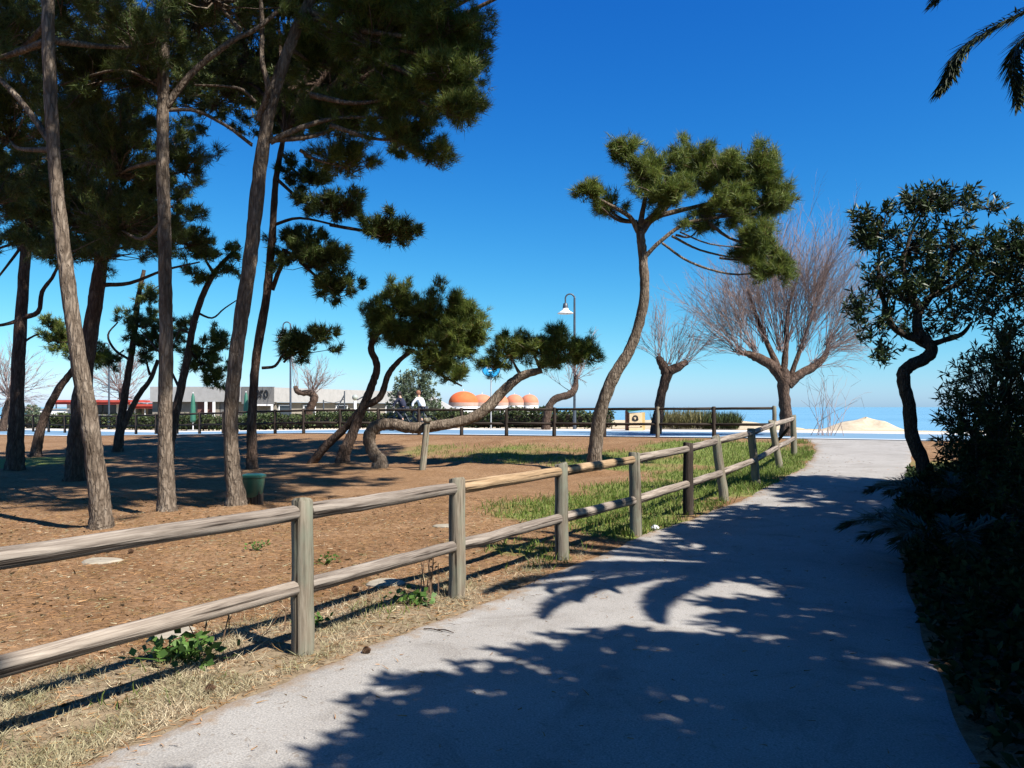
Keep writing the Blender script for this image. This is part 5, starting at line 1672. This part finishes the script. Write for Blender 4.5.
def rider(loc, yaw, top_m, leg_m, hair_m, label, lean=.22):
    t = thing('person', label, 'person', tuple(loc), 'people cycling along the track')
    hip, ch, nk = (-.14, 0, 1.02), (-.14 + lean * .7, 0, 1.32), (-.14 + lean * 1.15, 0, 1.50)
    hd = (nk[0] + .04, 0, 1.64)
    sh = [(ch[0] + lean * .3, s * .19, 1.42) for s in (-1, 1)]
    el = [(ch[0] + .24, s * .27, 1.20) for s in (-1, 1)]
    hn = [(.25, s * .28, 1.06) for s in (-1, 1)]
    hp = [(-.14, s * .10, .99) for s in (-1, 1)]
    kn = [(.27, -.11, .70), (.22, .11, .92)]
    an = [(.07, -.12, .26), (-.15, .12, .50)]
    to = [(.22, -.12, .20), (.0, .12, .445)]
    # body: one continuous figure
    V = [hip, ch, nk, hd, (hd[0] + .01, 0, 1.76)]
    E = [(0, 1), (1, 2), (2, 3), (3, 4)]
    R = [(.13, .10), (.14, .10), .052, .10, .07]
    for q in (0, 1):
        b0 = len(V)
        V += [sh[q], el[q], hn[q]]
        E += [(1, b0), (b0, b0 + 1), (b0 + 1, b0 + 2)]
        R += [.055, .042, .035]
        b1 = len(V)
        V += [hp[q], kn[q], an[q], to[q]]
        E += [(0, b1), (b1, b1 + 1), (b1 + 1, b1 + 2), (b1 + 2, b1 + 3)]
        R += [.085, .06, .042, .035]
        # fingers closed round the grip, thumb below
        for fz in range(4):
            b2 = len(V)
            V += [(hn[q][0] + .05, hn[q][1] - .03 + .02 * fz, hn[q][2] + .012), (hn[q][0] + .055, hn[q][1] - .03 + .02 * fz, hn[q][2] - .03)]
            E += [(b0 + 2, b2), (b2, b2 + 1)]
            R += [.010, .009]
    bo = skinned(V, E, R, 'body', skin_m, t)
    # nose and ears
    fb = MB()
    # clothing
    Vt = [hip, ch, (nk[0] - .02, 0, nk[2] - .04)]
    Et = [(0, 1), (1, 2)]
    Rt = [(.15, .12), (.165, .125), .075]
    for q in (0, 1):
        b0 = len(Vt)
        w_ = [hn[q][k] * .9 + el[q][k] * .1 for k in range(3)]
        Vt += [sh[q], el[q], w_]
        Et += [(1, b0), (b0, b0 + 1), (b0 + 1, b0 + 2)]
        Rt += [.075, .058, .046]
    skinned(Vt, Et, Rt, 'jacket', top_m, t)
    Vl, El, Rl = [(-.14, 0, 1.03)], [], [(.145, .115)]
    for q in (0, 1):
        b0 = len(Vl)
        w_ = [an[q][k] * .92 + kn[q][k] * .08 for k in range(3)]
        Vl += [hp[q], kn[q], w_]
        El += [(0, b0), (b0, b0 + 1), (b0 + 1, b0 + 2)]
        Rl += [.10, .075, .055]
    skinned(Vl, El, Rl, 'trousers', leg_m, t)
    for q in (0, 1):
        s_ = skinned([(an[q][0] - .04, an[q][1], an[q][2] - .06), (to[q][0] - .05, to[q][1], to[q][2]), (to[q][0] + .03, to[q][1], to[q][2] - .005)], [(0, 1), (1, 2)], [.045, .045, .035], 'shoe', black_m, t)
    hm = MB()
    an_ = np.linspace(0, math.pi * .62, 7)
    lathe(hm, [(max(.002, .112 * math.sin(q)), .125 * math.cos(q)) for q in an_], (hd[0] - .012, 0, 1.665), 16, axis=(-.25, 0, 1))
    o = hm.build('hair', hair_m, smooth=True)
    o.parent = t
    hm = MB()
    tube(hm, [(hd[0] + .085, 0, 1.665), (hd[0] + .118, 0, 1.635), (hd[0] + .095, 0, 1.625)], [.012, .016, .010], 6, 2)
    o = hm.build('nose', skin_m, smooth=True)
    o.parent = t
    t.rotation_euler = (0, 0, yaw)
    return t


navy = speckled('navy_cloth', (.02, .022, .04), (.035, .038, .06), 6, .9, .1, 0)
jean = speckled('dark_denim', (.025, .03, .045), (.04, .045, .06), 6, .9, .1, 0)
whitec = speckled('white_cloth', (.68, .68, .68), (.78, .78, .78), 6, .9, .1, 0)
hair1 = mat('dark_hair', (.02, .015, .012), .6, .3)
hair2 = mat('reddish_hair', (.20, .09, .05), .6, .3)
yaw = math.atan2(SD[1], SD[0])
for px, dd, mt, hr, lab1, lab2, fm in ((402, -4.2, navy, hair1, 'person in a dark jacket riding the front bicycle', 'dark bicycle ridden by the person in the dark jacket', steel),
                                      (421, -3.2, whitec, hair2, 'person in a white top riding behind the dark clad cyclist', 'bicycle ridden by the person in the white top', steel)):
    # where the sight line meets the riding line
    k_ = (px - CX) / F
    s_ = (P0[0] + dd * ND[0] - k_ * (P0[1] + dd * ND[1])) / (k_ * SD[1] - SD[0])
    x, y = P0 + SD * s_ + ND * dd
    loc = (x, y, float(zf(s_)) + .02)
    bicycle(loc, yaw, fm, lab2)
    rider(loc, yaw, mt, jean, hr, lab1)

# ------------------------------------------------------------------ small things on the ground
slabm = speckled('pale_concrete_slab', (.20, .175, .135), (.31, .275, .215), 9, .9, .1, .004)
for px, py, r, lab in ((169, 633, .16, 'round pale concrete cover nearest the fence at the left'), (101, 561, .17, 'round pale concrete cover near the slim bent pine'), (386, 585, .15, 'pale flat stone behind the fence by the dry stalks'), (444, 528, .12, 'small pale flat stone by the second fence post')):
    Y = EZ * F / (py - HY)
    g_ = gnd(px, Y)
    mb = MB()
    n = 22
    an = np.arange(n) / n * 2 * np.pi
    rr = r * (1 + .09 * np.sin(an * 3 + px) + rng.normal(0, .03, n))
    rim = np.stack([g_[0] + rr * np.cos(an) * 1.15, g_[1] + rr * np.sin(an), np.full(n, g_[2] + .008)], 1)
    low = rim + [0, 0, -.08]
    top = g_ + (rim - g_) * [.88, .88, 1] + [0, 0, .012]
    idx = np.arange(n)
    mb.add(np.concatenate([low, rim, top]), np.concatenate([np.stack([idx + k2 * n, (idx + 1) % n + k2 * n, (idx + 1) % n + (k2 + 1) * n, idx + (k2 + 1) * n], -1) for k2 in (0, 1)]))
    mb.add(top, [list(range(n))])
    tag(mb.build('stone_slab', slabm, origin=tuple(g_)), lab, 'stone')

# leafy weeds
for px, Y, n, r, L, lab in ((182, 4.98, 150, .17, .07, 'bright green leafy weed by the fence at the lower left'), (312, 5.9, 50, .08, .05, 'small green weed just right of the nearest fence post'), (325, 8.2, 40, .14, .045, 'low green clump behind the nearest fence post'),
                           (258, 8.9, 30, .12, .05, 'small green weed behind the rail left of the nearest post'), (412, 6.45, 60, .13, .06, 'straggly green weed beside the second fence post')):
    g_ = gnd(px, Y)
    t = thing('weed', lab, 'plant', tuple(g_))
    mb = MB()
    C = g_ + rng.normal(0, r * .55, (n, 3)) * [1.3, .9, 0] + np.array([0, 0, 1]) * rng.uniform(.02, .13, (n, 1)) * (r / .17) 
    leaves(mb, C, rng.normal(0, 1, (n, 3)) * [1, 1, .35] + [0, 0, .35], L, L * .75)
    mb.build('leaves', M['weed'], t, tuple(g_))
    st = MB()
    A = np.repeat(g_[None], n // 3, 0)
    sticks(st, A, C[:n // 3], .004, .003)
    st.build('stems', M['weed'], t, tuple(g_))
# dry stalks
for px, Y, n, hgt, lab in ((430, 6.75, 8, .42, 'upright dry brown stalks just left of the second fence post'), (205, 5.3, 3, .25, 'short dry stalks behind the leafy weed'), (258, 5.7, 3, .22, 'short dry stalks left of the nearest fence post')):
    g_ = gnd(px, Y)
    mb = MB()
    A = np.repeat(g_[None], n, 0) + rng.normal(0, .09, (n, 3)) * [1, 1, 0]
    sticks(mb, np.repeat(g_[None] - [0, 0, .02], n, 0), A, .005, .005)
    B = A + np.stack([rng.normal(0, .08, n), rng.normal(0, .05, n), hgt * rng.uniform(.6, 1.1, n)], 1)
    sticks(mb, A, B, .006, .004)
    for q in range(4):
        tt = rng.uniform(.5, 1, (n, 1))
        leaves(mb, A + (B - A) * tt, rng.normal(0, 1, (n, 3)) + [0, 0, .8], .05, .012)
    tag(mb.build('dry_stalks', speckled('dry_stalk', (.10, .06, .04), (.2, .13, .08), 20, .9, .1, 0), origin=tuple(g_)), lab, 'plant')


def scatter(n, xr, yr, accept):
    X, Y = rng.uniform(*xr, n), rng.uniform(*yr, n)
    k = rng.uniform(0, 1, n) < accept(X, Y)
    return X[k], Y[k]


def left_of_path(X, Y, m=.02): return X < path_l(Y) + m


def blades(name, X, Y, L, W, m_, label, tilt=.35, flat=False, cat='grass'):
    n = len(X)
    C = np.stack([X, Y, hz(X, Y)], 1)
    D = np.stack([rng.normal(0, tilt, n), rng.normal(0, tilt, n), np.ones(n) * (.04 if flat else 1)], 1)
    if flat: D[:, 2] = rng.normal(.06, .08, n); C[:, 2] += .006
    D = nrm(D)
    l = L * rng.uniform(.5, 1.25, (n, 1))
    s = nrm(np.cross(D, rng.normal(0, 1, (n, 3)))) * W / 2
    bend = rng.normal(0, .25, (n, 3)) * l * [1, 1, .2]
    mid = C + D * l * .55
    V = np.stack([C - s, C + s, mid + s * .7, mid - s * .7, C + D * l + bend], 1)
    off = np.arange(n)[:, None] * 5
    mb = MB()
    mb.add(V, np.array([[0, 1, 2, 3]]) + off)
    mb.f.append((np.array([[3, 2, 4]]) + off, 0))
    return tag(mb.build(name, M[m_]), label, cat, kind='stuff')


gmask = lambda X, Y: grass_mask(X, Y) * left_of_path(X, Y, .06)
X, Y = scatter(90000, (-3, 9), (8, 25.5), lambda X, Y: np.clip(gmask(X, Y) - .15, 0, 1) * np.clip(16 / np.maximum(Y, 8), 0, 1.2) * (sd_of(X, Y)[1] > .2))
blades('grass', X, Y, .12, .014, 'grass', 'short green grass on the bank beside the fence')
# tufty grass along the path's edge
e1 = lambda X, Y: np.exp(-((path_l(Y) - X - .28) / .2) ** 2) * left_of_path(X, Y, .0) * sstep(Y, 6.6, 9.5) * np.clip(.2 + np.sin(Y * 3.3) + .6 * np.sin(Y * 7.9 + 1), 0, 1)
X, Y = scatter(140000, (-1, 9), (6, 24), e1)
blades('grass', X, Y, .13, .010, 'grass', 'green grass tufts along the foot of the near fence')
X, Y = scatter(30000, (-3.2, .6), (4.2, 9.5), lambda X, Y: np.exp(-((path_l(Y) - X - .55) / .22) ** 2) * np.clip(-.1 + np.sin(Y * 2.9 + 2) + .5 * np.sin(Y * 8.3), 0, 1) * .25)
blades('grass', X, Y, .09, .007, 'grass', 'sparse green blades in the verge under the near fence')
# dry grass of the verge
X, Y = scatter(300000, (-5.5, .8), (2.6, 9), lambda X, Y: straw_mask(X, Y) * left_of_path(X, Y, -.03) * (.42 + .4 * (Y < 4.7)) * np.clip(.45 + .5 * np.sin(X * 4 + 1) * np.sin(Y * 3.3) + .3 * np.sin(X * 9), .1, 1))
blades('dry_grass', X, Y, .07, .0042, 'dry', 'straw coloured dry grass on the verge at the lower left', .9)
# fallen needles and bits on the soil
X, Y = scatter(60000, (-9, 2), (3.2, 14), lambda X, Y: left_of_path(X, Y, .05) * np.clip(7 / Y, 0, 1))
blades('pine_litter', X, Y, .075, .005, 'litter', 'fallen brown pine needles covering the soil', 1.0, True, 'litter')
X, Y = scatter(5000, (-9, 2), (3.2, 14), lambda X, Y: left_of_path(X, Y, .0) * np.clip(6 / Y, 0, 1) * (rng.uniform(0, 1, len(X)) < .5 + .5 * np.sin(X * 2.1) * np.sin(Y * 1.7)))
blades('pine_litter', X, Y, .05, .022, 'flake', 'dark bark flakes and debris lying on the soil', 1.0, True, 'litter')
X, Y = scatter(14000, (-9, 2), (3.0, 12), lambda X, Y: left_of_path(X, Y, .02) * np.clip(5 / Y, 0, 1))
blades('pine_litter', X, Y, .06, .006, 'dry', 'pale straw bits strewn over the soil', 1.0, True, 'litter')
X, Y = scatter(60000, (-3, 8), (3, 20), lambda X, Y: np.exp(-np.abs((X - path_l(Y) - .02) / .13)) * .5 * np.clip(.5 + .6 * np.sin(Y * 2.1) + .4 * np.sin(Y * 5.3), .08, 1) + .03 * (X > path_l(Y)) * (X < path_r(Y)))
C_ = (X, Y)
blades('pine_litter', X, Y, .055, .006, 'litter', 'scattered needles along the edge of the asphalt', 1.0, True, 'litter').location.z = .012

X, Y = scatter(120000, (-1, 14), (.5, 16), lambda X, Y: (X > path_r(Y) - .04) * np.where(X < path_r(Y) + 1.6, 1.0, .25))  # dark leaves added over the soil to stand in for deep shade
n = len(X)
off = np.clip((X - path_r(Y)) / .6, .3, 1)
mb = MB()
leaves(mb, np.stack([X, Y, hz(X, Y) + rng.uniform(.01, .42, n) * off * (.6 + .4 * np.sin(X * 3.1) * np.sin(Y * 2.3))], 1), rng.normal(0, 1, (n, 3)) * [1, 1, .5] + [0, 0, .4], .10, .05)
tag(mb.build('shade_leaf_layer', M['shade_shrub']), 'dark leaf layer added right of the path in place of deep shade', 'ground cover', kind='stuff')

# pine cones and twigs near the fence
conem = speckled('pine_cone', (.07, .04, .025), (.14, .085, .05), 30, .9, .1, .01)
for px, Y, lab in ((362, 5.15, 'dark pine cone on the verge between the two nearest posts'), (204, 4.45, 'dark pine cone on the edge of the path at the lower left'), (352, 6.9, 'pine cone on the brown soil under the low rail'), (128, 8.7, 'pine cone beside the round pale cover')):
    g_ = gnd(px, Y)
    mb = MB()
    prof = [(.002, 0)] + [(.024 * math.sin(math.pi * (.12 + .8 * q / 14)) * (1.25 if q % 2 else .9), .005 + .055 * q / 14) for q in range(15)] + [(.002, .064)]
    lathe(mb, prof, tuple(g_ + [0, 0, .02]), 9, axis=(.8, .5, .2))
    tag(mb.build('pine_cone', conem, origin=tuple(g_)), lab, 'pine cone', 'fallen pine cones')
g_ = gnd(440, 5.65)
mb = MB()
for A, B in (((-.12, .05, .02), (.02, -.02, .02)), ((-.02, .03, .02), (.1, -.05, .02))):
    tube(mb, [g_ + A, g_ + (np.array(A) + B) / 2 + [0, .01, .006], g_ + B], [.004, .005, .003], 5, 2)
tag(mb.build('fallen_twig', M['bark_dark'], origin=tuple(g_)), 'two thin fallen twigs on the path edge near the second post', 'twig')
g_ = gnd(655, 9.95)
mb = MB()
lathe(mb, [(max(.002, .05 * math.sin(q) * (1 + .2 * math.sin(q * 5))), -.035 * math.cos(q)) for q in np.linspace(0, math.pi, 8)], tuple(g_ + [0, 0, .03]), 9)
tag(mb.build('white_stone', whitep, origin=tuple(g_), smooth=True), 'small white stone in the grass at the fence foot', 'stone')
